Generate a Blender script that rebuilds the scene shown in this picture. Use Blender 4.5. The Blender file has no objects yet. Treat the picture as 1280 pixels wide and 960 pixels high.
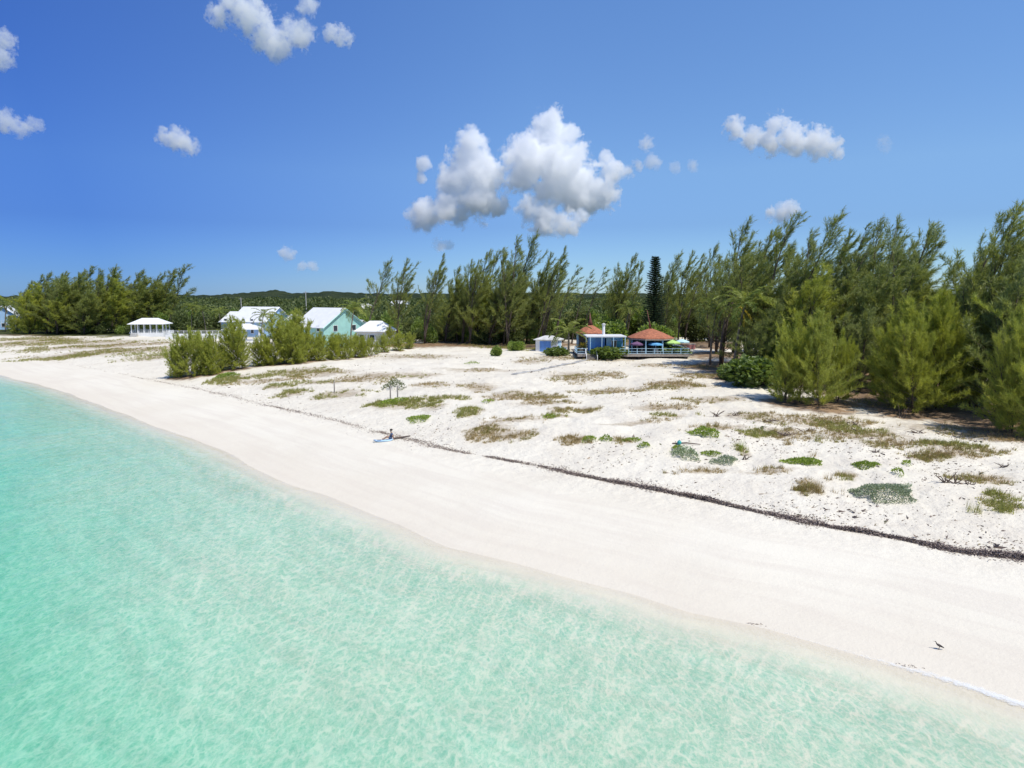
import bpy, bmesh, math, random
import numpy as np
from mathutils import Vector, Matrix

R = math.radians
sc = bpy.context.scene
COL = sc.collection

# ------------------------------------------------------------------ camera, world, sun, exposure
CAM_H = 14.0
FPX = 853.33                    # focal length in pixels of a 1280 wide picture (24 mm on 36 mm)
PITCH = math.atan2(108.0, FPX)
cam_data = bpy.data.cameras.new("camera")
cam_data.lens = 24.0
cam_data.sensor_width = 36.0
cam_data.clip_start = 0.5
cam_data.clip_end = 40000.0
cam = bpy.data.objects.new("camera", cam_data)
cam.location = (0, 0, CAM_H)
cam.rotation_euler = (math.pi / 2 - PITCH, 0, 0)
COL.objects.link(cam)
sc.camera = cam

SUN_EL, SUN_AZ = R(60.0), R(128.0)          # azimuth clockwise from +Y (the view direction)
SUN_DIR = Vector((math.sin(SUN_AZ) * math.cos(SUN_EL), math.cos(SUN_AZ) * math.cos(SUN_EL), math.sin(SUN_EL)))

sc.view_settings.view_transform = 'Standard'
sc.view_settings.look = 'None'
sc.view_settings.exposure = 0.0
sc.view_settings.gamma = 1.0
sc.view_settings.use_curve_mapping = False
sc.cycles.use_denoising = True
sc.cycles.denoising_prefilter = 'ACCURATE'
sc.cycles.denoising_input_passes = 'RGB_ALBEDO_NORMAL'
sc.cycles.use_adaptive_sampling = True
sc.cycles.adaptive_threshold = 0.01
sc.cycles.max_bounces = 66
sc.cycles.diffuse_bounces = 5
sc.cycles.glossy_bounces = 2
sc.cycles.transmission_bounces = 3
sc.cycles.transparent_max_bounces = 12
sc.cycles.volume_bounces = 64
sc.cycles.caustics_reflective = False
sc.cycles.caustics_refractive = False


# node helper: N(tree, type, {input: value or socket}, attr=value)
def N(nt, t, inp=None, **kw):
    n = nt.nodes.new(t)
    for k, v in kw.items():
        setattr(n, k, v)
    for k, v in (inp or {}).items():
        s = n.inputs[k]
        if isinstance(v, bpy.types.NodeSocket):
            nt.links.new(v, s)
        else:
            s.default_value = v
    return n


def M2(nt, op, a, b=0.0, clamp=False):
    return N(nt, 'ShaderNodeMath', {0: a, 1: b}, operation=op, use_clamp=clamp).outputs[0]


def MIX(nt, f, a, b, mode='MIX'):
    n = nt.nodes.new('ShaderNodeMix')
    n.data_type = 'RGBA'
    n.blend_type = mode
    for idx, v in ((0, f), (6, a), (7, b)):
        if isinstance(v, bpy.types.NodeSocket):
            nt.links.new(v, n.inputs[idx])
        else:
            n.inputs[idx].default_value = v if idx == 0 else (*v, 1.0)[:4]
    return n.outputs[2]


def RAMP(nt, f, stops):
    n = nt.nodes.new('ShaderNodeValToRGB')
    nt.links.new(f, n.inputs[0])
    el = n.color_ramp.elements
    while len(el) < len(stops):
        el.new(0.5)
    for e, (p, c) in zip(el, stops):
        e.position = p
        e.color = (c, c, c, 1) if isinstance(c, (int, float)) else (*c, 1.0)[:4]
    return n.outputs[0]


def SMOOTH(nt, v, lo, hi):
    n = N(nt, 'ShaderNodeMapRange', {0: v, 1: lo, 2: hi, 3: 0.0, 4: 1.0}, interpolation_type='SMOOTHSTEP')
    return n.outputs[0]


def NOISE(nt, vec, scale, detail=3.0, rough=0.5, dist=0.0):
    return N(nt, 'ShaderNodeTexNoise', {'Vector': vec, 'Scale': scale, 'Detail': detail, 'Roughness': rough, 'Distortion': dist}).outputs[0]


world = bpy.data.worlds.new("World")
sc.world = world
world.use_nodes = True
wt = world.node_tree
wt.nodes.clear()
sky = N(wt, 'ShaderNodeTexSky', sky_type='NISHITA', sun_disc=False, sun_elevation=SUN_EL, sun_rotation=SUN_AZ,
        altitude=0.0, air_density=1.0, dust_density=0.2, ozone_density=2.2)
# clear tropical air: the pale band at the horizon is bluer than the plain model
upz = N(wt, 'ShaderNodeSeparateXYZ', {0: wt.nodes.new('ShaderNodeTexCoord').outputs['Generated']}).outputs[2]
air = RAMP(wt, upz, [(0.0, (.50, .74, 1.16)), (0.035, (.44, .67, 1.08)), (0.10, (.42, .60, 0.96)), (0.17, (.58, .77, 1.06)), (0.52, (.70, 1.0, 1.42)), (0.72, (.85, 1.0, 1.15))])
skyc = MIX(wt, 1.0, sky.outputs[0], air, 'MULTIPLY')
# the sky is deepest away from the sun, as a polarising filter shows it
dots = N(wt, 'ShaderNodeVectorMath', {0: wt.nodes.new('ShaderNodeTexCoord').outputs['Generated'], 1: (1.0, 0.0, 0.2)}, operation='DOT_PRODUCT').outputs['Value']
skyc = MIX(wt, 1.0, skyc, RAMP(wt, N(wt, 'ShaderNodeMapRange', {0: dots, 1: -0.5, 2: 0.5}).outputs[0], [(0.0, (.44, .57, .84)), (0.58, (1.12, 1.09, 1.06)), (1.0, (1.25, 1.18, 1.08))]), 'MULTIPLY')
bg = N(wt, 'ShaderNodeBackground', {'Color': skyc, 'Strength': 0.122})
wo = N(wt, 'ShaderNodeOutputWorld', {'Surface': bg.outputs[0]})

sun_data = bpy.data.lights.new("sun", 'SUN')
sun_data.energy = 4.4
sun_data.angle = R(0.53)
sun_data.color = (1.0, 0.955, 0.87)
sun = bpy.data.objects.new("sun", sun_data)
sun.rotation_mode = 'QUATERNION'
sun.rotation_quaternion = SUN_DIR.to_track_quat('Z', 'Y')
sun.location = (200, -60, 300)
COL.objects.link(sun)


# ------------------------------------------------------------------ geometry of the place
def ray(px, py):
    cx = (np.asarray(px, float) - 640.0) / FPX
    cy = -(np.asarray(py, float) - 480.0) / FPX
    dy = math.cos(PITCH) + math.sin(PITCH) * cy
    dz = -math.sin(PITCH) + math.cos(PITCH) * cy
    return cx / dy, dz / dy                 # x and z gained per metre of depth


def at(px, py, Y):
    a, b = ray(px, py)
    return float(a * Y), float(Y), float(CAM_H + b * Y)


def sea_pt(px, py, z=0.0):
    a, b = ray(px, py)
    Y = (z - CAM_H) / b
    return float(a * Y), float(Y)


WATERLINE_PX = [(0, 470), (60, 484), (150, 516), (250, 551), (330, 588), (430, 630), (500, 657), (560, 684), (640, 704),
                (700, 720), (790, 744), (860, 768), (960, 790), (1040, 812), (1160, 849), (1280, 886)]
SHORE = [sea_pt(*p) for p in WATERLINE_PX]
d0 = np.array(SHORE[0]) - np.array(SHORE[2])
d0 /= np.linalg.norm(d0)
p0 = np.array(SHORE[0])
SHORE = [tuple(p0 + d0 * 40 + np.array((-260, 90))), tuple(p0 + d0 * 40 + np.array((-60, 20))), tuple(p0 + d0 * 30)] + SHORE
SHORE = [(-4000, 900)] + SHORE
d1 = np.array(SHORE[-1]) - np.array(SHORE[-4])
d1 /= np.linalg.norm(d1)
SHORE = SHORE + [tuple(np.array(SHORE[-1]) + d1 * 60), tuple(np.array(SHORE[-1]) + d1 * 4000)]
SHORE = np.array(SHORE)


def shore_dist(x, y):
    """signed distance to the waterline, positive on land"""
    x = np.asarray(x, float); y = np.asarray(y, float)
    best = np.full(x.shape, 1e18); sgn = np.ones(x.shape)
    for (ax, ay), (bx, by) in zip(SHORE[:-1], SHORE[1:]):
        vx, vy = bx - ax, by - ay
        L2 = vx * vx + vy * vy
        t = np.clip(((x - ax) * vx + (y - ay) * vy) / L2, 0, 1)
        dx, dy = x - (ax + t * vx), y - (ay + t * vy)
        d = dx * dx + dy * dy
        m = d < best
        best = np.where(m, d, best)
        sgn = np.where(m, np.sign(vx * (y - ay) - vy * (x - ax)), sgn)
    return np.sqrt(best) * np.where(sgn == 0, 1, sgn)


def _hash(i, j, seed):
    v = np.sin(i * 127.1 + j * 311.7 + seed * 74.7) * 43758.5453
    return v - np.floor(v)


def vnoise(x, y, seed=0):
    xi, yi = np.floor(x), np.floor(y)
    fx, fy = x - xi, y - yi
    fx = fx * fx * (3 - 2 * fx); fy = fy * fy * (3 - 2 * fy)
    a, b = _hash(xi, yi, seed), _hash(xi + 1, yi, seed)
    c, d = _hash(xi, yi + 1, seed), _hash(xi + 1, yi + 1, seed)
    return (a * (1 - fx) + b * fx) * (1 - fy) + (c * (1 - fx) + d * fx) * fy - 0.5


def fbm(x, y, f, seed=0, octv=3):
    s = 0.0; a = 1.0
    for o in range(octv):
        s = s + a * vnoise(x * f, y * f, seed + o)
        f *= 2.1; a *= 0.5
    return s


PROF_S = [-4000, -300, -120, -60, -34, -20, -14, -10, -4, 0, 4, 9, 14, 22, 32, 45, 80, 200, 1000, 5000]
PROF_Z = [-9, -7, -6.5, -5.4, -3.2, -1.45, -0.72, -0.48, -0.30, 0, 0.30, 0.85, 1.15, 2.1, 2.75, 3.0, 3.2, 3.6, 4, 5]


def height(x, y):
    x = np.asarray(x, float); y = np.asarray(y, float)
    s = shore_dist(x, y)
    s2 = s + 0.9 * fbm(x, y, 0.11, 5, 2) * np.clip(1 - np.abs(s) / 12, 0, 1)
    z = np.interp(s2, PROF_S, PROF_Z)
    land = np.clip((s - 12) / 12, 0, 1)
    near = np.clip(1 - y / 400, 0.15, 1)
    z = z + land * (0.9 * fbm(x, y, 0.045, 1, 2) + 0.45 * fbm(x, y, 0.27, 2, 3) + 0.10 * fbm(x, y, 1.1, 7, 2)) * near
    sea = np.clip((-s - 2) / 10, 0, 1)
    z = z + sea * (0.22 * fbm(x, y, 0.12, 3, 2) + 0.07 * fbm(x, y, 0.6, 9, 2))
    return z


def P(px, py, lo=8.0, hi=900.0):
    """where the line of sight through a pixel meets the ground"""
    a, b = ray(px, py)
    Ys = np.geomspace(lo, hi, 1400)
    z = CAM_H + b * Ys
    g = height(a * Ys, Ys)
    k = int(np.argmax(z < g))
    if z[k] >= g[k]:
        k = len(Ys) - 1
    Y = Ys[k]
    return float(a * Y), float(Y), float(g[k])


def gz(x, y):
    return float(height(np.array([x]), np.array([y]))[0])


# ------------------------------------------------------------------ mesh helpers
def link(o, parent=None):
    COL.objects.link(o)
    if parent is not None:
        o.parent = parent
    return o


def tag(o, label=None, cat=None, group=None, kind=None):
    if label: o["label"] = label
    if cat: o["category"] = cat
    if group: o["group"] = group
    if kind: o["kind"] = kind
    return o


def mesh_np(name, V, faces, mat, tint=None, smooth=False, attrs=None):
    """faces: list of int arrays (M,3) or (M,4)"""
    V = np.asarray(V, np.float32)
    if isinstance(faces, np.ndarray):
        faces = [faces]
    me = bpy.data.meshes.new(name)
    me.vertices.add(len(V)); me.vertices.foreach_set('co', V.ravel())
    nl = sum(f.size for f in faces); nf = sum(len(f) for f in faces)
    me.loops.add(nl); me.polygons.add(nf)
    me.loops.foreach_set('vertex_index', np.concatenate([f.ravel() for f in faces]).astype(np.int32))
    tot = np.concatenate([np.full(len(f), f.shape[1], np.int32) for f in faces])
    st = np.concatenate([[0], np.cumsum(tot)[:-1]]).astype(np.int32)
    me.polygons.foreach_set('loop_start', st)
    if smooth:
        me.polygons.foreach_set('use_smooth', np.ones(nf, bool))
    if tint is not None:
        a = me.attributes.new('tint', 'FLOAT', 'POINT'); a.data.foreach_set('value', np.asarray(tint, np.float32))
    for k, v in (attrs or {}).items():
        a = me.attributes.new(k, 'FLOAT', 'POINT'); a.data.foreach_set('value', np.asarray(v, np.float32))
    me.update(calc_edges=True)
    me.validate()
    if mat: me.materials.append(mat)
    return me


def obj_np(name, V, faces, mat, parent=None, **kw):
    return link(bpy.data.objects.new(name, mesh_np(name, V, faces, mat, **kw)), parent)


class MB:
    """collects boxes, prisms, tubes and builds them as one mesh"""
    def __init__(self): self.v = []; self.f = []

    def add(self, vs, fs):
        n = len(self.v); self.v += [tuple(p) for p in vs]; self.f += [tuple(i + n for i in f) for f in fs]; return self

    def box(self, c, s, rz=0.0, taper=1.0):
        hx, hy, hz = s[0] / 2, s[1] / 2, s[2] / 2
        ca, sa = math.cos(rz), math.sin(rz); vs = []
        for dz in (-hz, hz):
            k = taper if dz > 0 else 1.0
            for dx, dy in ((-hx, -hy), (hx, -hy), (hx, hy), (-hx, hy)):
                vs.append((c[0] + (dx * ca - dy * sa) * k, c[1] + (dx * sa + dy * ca) * k, c[2] + dz))
        return self.add(vs, [(3, 2, 1, 0), (4, 5, 6, 7), (0, 1, 5, 4), (1, 2, 6, 5), (2, 3, 7, 6), (3, 0, 4, 7)])

    def tube(self, pts, rad, n=6, caps=True):
        pts = [Vector(p) for p in pts]
        if isinstance(rad, (int, float)): rad = [rad] * len(pts)
        vs = []
        for i, p in enumerate(pts):
            d = (pts[min(i + 1, len(pts) - 1)] - pts[max(i - 1, 0)]).normalized()
            a = d.cross(Vector((0.31, 0.95, 0.05)) if abs(d.z) > 0.8 else Vector((0, 0, 1))).normalized()
            b = d.cross(a)
            for k in range(n):
                t = 2 * math.pi * k / n
                vs.append(p + (a * math.cos(t) + b * math.sin(t)) * rad[i])
        fs = []
        for i in range(len(pts) - 1):
            for k in range(n):
                k2 = (k + 1) % n
                fs.append((i * n + k, i * n + k2, (i + 1) * n + k2, (i + 1) * n + k))
        if caps:
            fs.append(tuple(reversed(range(n)))); fs.append(tuple((len(pts) - 1) * n + k for k in range(n)))
        return self.add(vs, fs)

    def ring(self, prof, n=8, c=(0, 0, 0), ph=0.0):
        """lathe: prof = [(r,z),...]"""
        vs = []
        for r, z in prof:
            for k in range(n):
                t = 2 * math.pi * k / n + ph
                vs.append((c[0] + r * math.cos(t), c[1] + r * math.sin(t), c[2] + z))
        fs = []
        for i in range(len(prof) - 1):
            for k in range(n):
                k2 = (k + 1) % n
                fs.append((i * n + k, i * n + k2, (i + 1) * n + k2, (i + 1) * n + k))
        fs.append(tuple(reversed(range(n)))); fs.append(tuple((len(prof) - 1) * n + k for k in range(n)))
        return self.add(vs, fs)

    def build(self, name, mat, parent=None, smooth=False, bevel=0.0):
        me = bpy.data.meshes.new(name)
        me.from_pydata(self.v, [], self.f)
        bm = bmesh.new(); bm.from_mesh(me)
        bmesh.ops.recalc_face_normals(bm, faces=bm.faces)
        bm.to_mesh(me); bm.free()
        if smooth:
            for p in me.polygons: p.use_smooth = True
        me.materials.append(mat)
        o = bpy.data.objects.new(name, me)
        if bevel:
            b = o.modifiers.new("bevel", 'BEVEL'); b.width = bevel; b.segments = 2
        return link(o, parent)


def empty(name, loc, rz=0.0):
    o = bpy.data.objects.new(name, None); o.location = loc; o.rotation_euler = (0, 0, rz); o.empty_display_size = 0.3
    return link(o)


def kids(o):
    return CHILD.get(o, None) or [c for c in bpy.data.objects if c.parent == o]


CHILD = {}


def copy_tree(o, parent=None):
    c = o.copy(); COL.objects.link(c)
    if parent is not None: c.parent = parent
    for ch in o.children: copy_tree(ch, c)
    return c


# ------------------------------------------------------------------ materials
def new_mat(name):
    m = bpy.data.materials.new(name); m.use_nodes = True; m.node_tree.nodes.clear(); return m, m.node_tree


def out(nt, surf=None, vol=None):
    o = nt.nodes.new('ShaderNodeOutputMaterial')
    if surf is not None: nt.links.new(surf, o.inputs['Surface'])
    if vol is not None: nt.links.new(vol, o.inputs['Volume'])


def plain(name, col, rough=0.6, var=0.12, scale=2.0, bump=0.0, metal=0.0):
    """painted / wooden / tiled surface with a little uneven wear"""
    m, nt = new_mat(name)
    tc = nt.nodes.new('ShaderNodeTexCoord').outputs['Object']
    n = NOISE(nt, tc, scale, 5.0, 0.6)
    c = MIX(nt, SMOOTH(nt, n, 0.3, 0.75), [v * (1 - var) for v in col], [min(1, v * (1 + var)) for v in col])
    b = N(nt, 'ShaderNodeBsdfPrincipled', {'Base Color': c, 'Roughness': rough, 'Metallic': metal})
    if bump:
        bp = N(nt, 'ShaderNodeBump', {'Height': NOISE(nt, tc, scale * 6, 4.0), 'Strength': bump, 'Distance': 0.05})
        nt.links.new(bp.outputs[0], b.inputs['Normal'])
    out(nt, b.outputs[0]); return m


def leaf_mat(name, c0, c1, c2, trans=0.5, rough=0.55, spec=0.25):
    """c0..c1 by twig, c2 mixed in by tree; light also passes through"""
    m, nt = new_mat(name)
    t = N(nt, 'ShaderNodeAttribute', attribute_name='tint').outputs['Fac']
    rnd = nt.nodes.new('ShaderNodeObjectInfo').outputs['Random']
    col = MIX(nt, t, c0, c1)
    col = MIX(nt, M2(nt, 'MULTIPLY', rnd, 0.55), col, c2)
    b = N(nt, 'ShaderNodeBsdfPrincipled', {'Base Color': col, 'Roughness': rough, 'Specular IOR Level': spec})
    tr = N(nt, 'ShaderNodeBsdfTranslucent', {'Color': MIX(nt, 1.0, col, (1.6 * trans, 1.6 * trans, 0.9 * trans), 'MULTIPLY')})
    mx = N(nt, 'ShaderNodeAddShader', {0: b.outputs[0], 1: tr.outputs[0]})      # reflected plus transmitted light
    out(nt, mx.outputs[0]); return m


M_ = {}
M_['needle'] = leaf_mat('casuarina_needles', (0.115, 0.135, 0.034), (0.225, 0.238, 0.060), (0.150, 0.180, 0.075))
M_['needle_young'] = leaf_mat('young_casuarina_needles', (0.175, 0.205, 0.030), (0.320, 0.325, 0.055), (0.22, 0.24, 0.060))
M_['norfolk'] = leaf_mat('norfolk_needles', (0.018, 0.035, 0.016), (0.03, 0.055, 0.02), (0.02, 0.04, 0.02), trans=0.2)
M_['palm'] = leaf_mat('palm_leaflets', (0.09, 0.13, 0.025), (0.19, 0.21, 0.045), (0.13, 0.15, 0.04))
M_['palm_yellow'] = leaf_mat('yellow_palm_leaflets', (0.28, 0.24, 0.03), (0.42, 0.32, 0.05), (0.3, 0.25, 0.04))
M_['broad'] = leaf_mat('broad_leaves', (0.085, 0.135, 0.025), (0.20, 0.26, 0.045), (0.14, 0.18, 0.04), spec=0.4)
M_['scrub'] = leaf_mat('scrub_leaves', (0.050, 0.072, 0.022), (0.120, 0.140, 0.038), (0.08, 0.10, 0.035), trans=0.35)
M_['grape'] = leaf_mat('sea_grape_leaves', (0.05, 0.088, 0.017), (0.12, 0.165, 0.030), (0.09, 0.12, 0.025), spec=0.45)
M_['silver'] = leaf_mat('silver_leaves', (0.19, 0.24, 0.14), (0.36, 0.40, 0.26), (0.2, 0.24, 0.17), trans=0.2)
M_['mat_green'] = leaf_mat('creeper_leaves', (0.15, 0.22, 0.025), (0.28, 0.34, 0.05), (0.14, 0.19, 0.04), trans=0.3)
M_['grass'] = leaf_mat('beach_grass', (0.17, 0.20, 0.045), (0.33, 0.31, 0.10), (0.2, 0.17, 0.06), trans=0.3)
M_['grass_brown'] = leaf_mat('dry_dune_grass', (0.20, 0.15, 0.06), (0.42, 0.31, 0.13), (0.2, 0.14, 0.06), trans=0.2)
M_['bark'] = plain('casuarina_bark', (0.10, 0.075, 0.055), 0.9, 0.35, 3.0, 0.4)
M_['palm_bark'] = plain('palm_bark', (0.20, 0.165, 0.12), 0.9, 0.3, 4.0, 0.4)
M_['deadwood'] = plain('dead_wood', (0.13, 0.095, 0.075), 0.9, 0.3, 8.0)
# ------------------------------------------------------------------ where the trees stand (crown tip in the photo, depth in metres)
# (kind, tip px, tip py, depth Y, width factor)
TREES = []
def tree_row(kind, w, *rows): TREES.extend([(kind, px, py, Y, w) for px, py, Y in rows])

rs = random.Random(4)
# tall windswept row of the right-hand grove
tree_row('tall', 1.12, (930, 276, 108), (958, 284, 112), (985, 272, 101), (1008, 288, 108), (1030, 276, 97), (1056, 292, 103),
         (1078, 284, 94), (1104, 276, 100), (1128, 272, 92), (1150, 284, 98), (1172, 280, 88), (1216, 312, 84),
         (1246, 268, 78), (1272, 258, 72), (1300, 262, 70), (1330, 268, 68))
tree_row('tall', 1.25, (915, 318, 128), (948, 305, 130), (975, 306, 126), (1000, 305, 130), (1045, 308, 125), (1090, 305, 122), (1140, 308, 118),
         (1230, 312, 110), (1290, 300, 100), (1340, 300, 95))
tree_row('mid', 1.25, (950, 352, 100), (985, 345, 96), (1022, 340, 90), (1060, 345, 88), (1095, 340, 85), (1130, 342, 82), (1178, 350, 80), (1215, 345, 77),
         (1252, 340, 70), (1290, 335, 64), (1335, 330, 62), (962, 385, 92), (1090, 392, 79), (1240, 395, 69))
# middle row behind the beach bar
tree_row('tall', 0.9, (778, 330, 166), (792, 318, 160), (808, 328, 170), (836, 330, 164), (850, 320, 172), (866, 316, 158), (882, 320, 166), (896, 308, 150),
         (908, 322, 160), (770, 350, 190), (845, 345, 195), (880, 340, 190))
# centre clump
tree_row('tall', 1.0, (484, 328, 160), (508, 325, 156), (552, 320, 158), (574, 335, 164), (590, 326, 160), (608, 312, 157), (624, 315, 166),
         (642, 296, 154), (666, 298, 160), (688, 318, 165), (704, 312, 158), (565, 350, 172), (655, 330, 172), (636, 332, 160))
tree_row('thin', 1.0, (722, 338, 166), (738, 344, 160), (755, 340, 172), (715, 352, 150), (700, 345, 150))
tree_row('mid', 1.25, (568, 354, 162), (605, 350, 163), (628, 346, 158), (650, 348, 162), (672, 346, 163))
# grove on the left point
tree_row('mid', 1.5, (40, 358, 206), (66, 350, 208), (96, 348, 207), (128, 350, 206), (150, 354, 208), (172, 352, 212), (190, 358, 214), (110, 366, 203), (74, 368, 203))
tree_row('tall', 1.5, (32, 352, 216), (46, 345, 222), (60, 342, 212), (74, 340, 220), (88, 338, 212), (102, 334, 218), (116, 337, 224), (130, 336, 212),
         (144, 337, 220), (160, 343, 214), (176, 339, 222), (192, 346, 228), (206, 336, 218), (224, 332, 226), (118, 352, 206), (52, 358, 206), (84, 356, 205))
# young bushy casuarinas (tip, depth, width)
YOUNG = [(1005, 402, 71, 0.80), (1030, 398, 68.5, 0.76), (985, 425, 70, 0.64), (1052, 420, 71, 0.64), (1150, 385, 67, 0.88), (1180, 378, 69, 0.88), (1122, 405, 70, 0.72),
         (1205, 400, 70, 0.64), (1278, 400, 57, 0.72), (1310, 390, 55, 0.80), (1265, 440, 60, 0.40), (1098, 440, 78, 0.40),
         (236, 414, 108, 0.87), (220, 420, 109, 0.69), (254, 425, 107, 0.64), (290, 400, 111.5, 0.85), (303, 417, 113.5, 0.81), (277, 417, 112.5, 0.60),
         (340, 397, 115.5, 1.01), (330, 417, 113.5, 0.81), (372, 393, 118.5, 1.01), (386, 413, 121.5, 0.91), (405, 413, 123.5, 0.91), (425, 413, 125.5, 0.91),
         (355, 413, 116.5, 0.81), (265, 418, 108.5, 0.70), (318, 417, 113.5, 0.81), (362, 410, 114.5, 0.91), (395, 417, 118.5, 0.81), (415, 417, 121.5, 0.81), (435, 420, 124.5, 0.81), (455, 423, 129.5, 0.81), (470, 425, 133.5, 0.81), (246, 418, 110, 0.74), (226, 416, 110.5, 0.64), (444, 413, 128.5, 0.91), (462, 417, 132.5, 0.91), (478, 420, 137.5, 0.91), (496, 417, 141.5, 0.91), (512, 417, 147.5, 0.91), (486, 400, 151.5, 0.91),
         (600, 395, 172, 1.00), (555, 392, 172, 1.00), (670, 398, 165, 0.90), (30, 388, 204, 1.10), (20, 395, 212, 1.10)]


def tip(px, py, Y):
    x, y, z = at(px, py, Y)
    return x, y, z


LEANS = {'tall': [0.12, 0.19, 0.24, 0.06, 0.28, 0.13, 0.21, 0.04], 'mid': [0.14, 0.20, 0.10, 0.17], 'thin': [0.34, 0.26], 'young': [0.05, 0.10, 0.02, 0.08, 0.05]}
LEAN_OF = lambda kind, i: LEANS[kind][i % len(LEANS[kind])]
TREE_POS = []          # (kind, x, y, z ground, height, width)
for i, (kind, px, py, Y, w) in enumerate(TREES):
    x, y, zt = tip(px, py, Y)
    h = zt - 3.2
    bx = x - LEAN_OF(kind, i) * h
    TREE_POS.append((kind, bx, y, gz(bx, y), (zt - gz(bx, y)) * (0.96 if kind == 'tall' else 1.0), w))
YOUNG_POS = []
for px, py, Y, w in YOUNG:
    x, y, zt = tip(px, py, Y)
    k = 1.0 if (px, py) in ((236, 414), (290, 400), (340, 397), (372, 393)) or px > 900 else 0.74 + 0.34 * (math.sin(px * 12.9) * 0.5 + 0.5)
    YOUNG_POS.append((x, y + (1.6 * math.sin(px * 5.3) if k != 1.0 else 0.0), gz(x, y), (zt - gz(x, y)) * k, w))

# vegetation patches on the dune: centre and half size seen in the photo, amount
GREEN = [(1180, 556, 40, 4, 160), (1030, 532, 40, 4, 180), (945, 543, 24, 4, 120), (1090, 540, 40, 4, 160), (840, 520, 26, 3, 90), (700, 520, 20, 3, 90), (120, 428, 90, 4, 900), (200, 446, 50, 5, 600), (30, 430, 50, 4, 500), (90, 446, 60, 3, 500), (520, 470, 40, 4, 300), (400, 478, 40, 3, 260), (330, 470, 30, 3, 220), (700, 440, 20, 3, 160), (655, 436, 34, 4, 320), (560, 497, 30, 3, 200), (290, 474, 26, 5, 500), (425, 493, 40, 6, 600), (500, 506, 42, 7, 900), (545, 508, 22, 5, 300), (375, 464, 45, 5, 500), (345, 484, 20, 3, 250), (365, 492, 20, 6, 300),
         (590, 515, 18, 6, 260), (640, 434, 50, 3, 400), (60, 424, 70, 3, 800), (150, 440, 110, 4, 1200), (60, 436, 60, 3, 700), (1260, 632, 24, 9, 160), (1250, 618, 20, 6, 120), (930, 566, 8, 8, 60)]
BROWN = [(40, 424, 60, 3, 700), (110, 442, 80, 4, 700), (170, 430, 60, 4, 700), (540, 480, 30, 3, 200), (330, 476, 50, 3, 260), (520, 446, 60, 3, 300), (600, 462, 60, 3, 240), (760, 490, 40, 3, 200), (680, 505, 50, 3, 240), (640, 525, 50, 4, 200), (790, 530, 50, 4, 160), (830, 510, 50, 4, 180), (900, 500, 50, 5, 260), (940, 520, 50, 6, 300), (1080, 545, 70, 7, 300), (1200, 565, 70, 7, 260), (900, 535, 40, 4, 120), (1230, 600, 50, 6, 140), (1130, 555, 50, 5, 200), (880, 590, 40, 4, 60), (960, 590, 40, 4, 70), (60, 428, 80, 3, 700), (120, 433, 70, 4, 800), (180, 436, 50, 5, 600), (410, 467, 40, 5, 500), (470, 470, 36, 7, 500), (445, 475, 30, 5, 300), (600, 485, 28, 6, 420), (640, 494, 32, 7, 520), (675, 497, 30, 6, 400),
         (612, 540, 32, 11, 520), (640, 545, 26, 8, 240), (715, 470, 34, 7, 560), (765, 468, 14, 4, 160), (735, 513, 20, 5, 260), (700, 512, 16, 4, 120), (720, 551, 22, 6, 240), (780, 551, 14, 4, 90),
         (850, 480, 45, 6, 700), (880, 470, 34, 6, 420), (820, 456, 30, 3, 220), (880, 458, 24, 4, 260), (760, 449, 40, 2.5, 260), (560, 432, 70, 4, 700), (700, 447, 40, 3, 260), (660, 452, 24, 3, 160),
         (1015, 606, 18, 10, 140), (1000, 615, 10, 6, 70), (1060, 594, 14, 6, 90), (1160, 573, 30, 6, 200), (1030, 528, 60, 8, 420), (1190, 535, 90, 8, 520), (980, 540, 30, 8, 160), (1100, 505, 60, 8, 300), (1240, 545, 50, 10, 240)]

# ------------------------------------------------------------------ ground: sea bed, beach, dunes and land in one sheet
ang = np.concatenate([np.linspace(-180, -52, 60, endpoint=False), np.linspace(-52, 52, 860, endpoint=False), np.linspace(52, 180, 60, endpoint=False)])
rad = np.geomspace(3.0, 14000.0, 690)
A, RR = np.meshgrid(np.radians(ang), rad, indexing='ij')
GX, GY = RR * np.sin(A), RR * np.cos(A)
SD = shore_dist(GX, GY)
GZ = height(GX, GY)
litter = np.zeros_like(GX)
for (kind, x, y, z, h, w) in TREE_POS:
    r = 8.0 if kind != 'thin' else 3.0
    litter = np.maximum(litter, np.exp(-((GX - x - 0.6) ** 2 + (GY - y + 1.2) ** 2) / (2 * (r * 0.75) ** 2)))
for (x, y, z, h, w) in YOUNG_POS:
    r = (0.55 if x > 15 else 0.45) * h * max(w, 0.8)
    litter = np.maximum(litter, 0.9 * np.exp(-((GX - x) ** 2 + (GY - y) ** 2) / (2 * (r * 0.8) ** 2)))
veg = np.clip((GY - 172 - 0.10 * np.abs(GX)) / 26, 0, 1) * np.clip((SD - 26) / 20, 0, 1)
veg = np.maximum(veg, np.clip((RR - 500) / 300, 0, 1) * (SD > 0))
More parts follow.
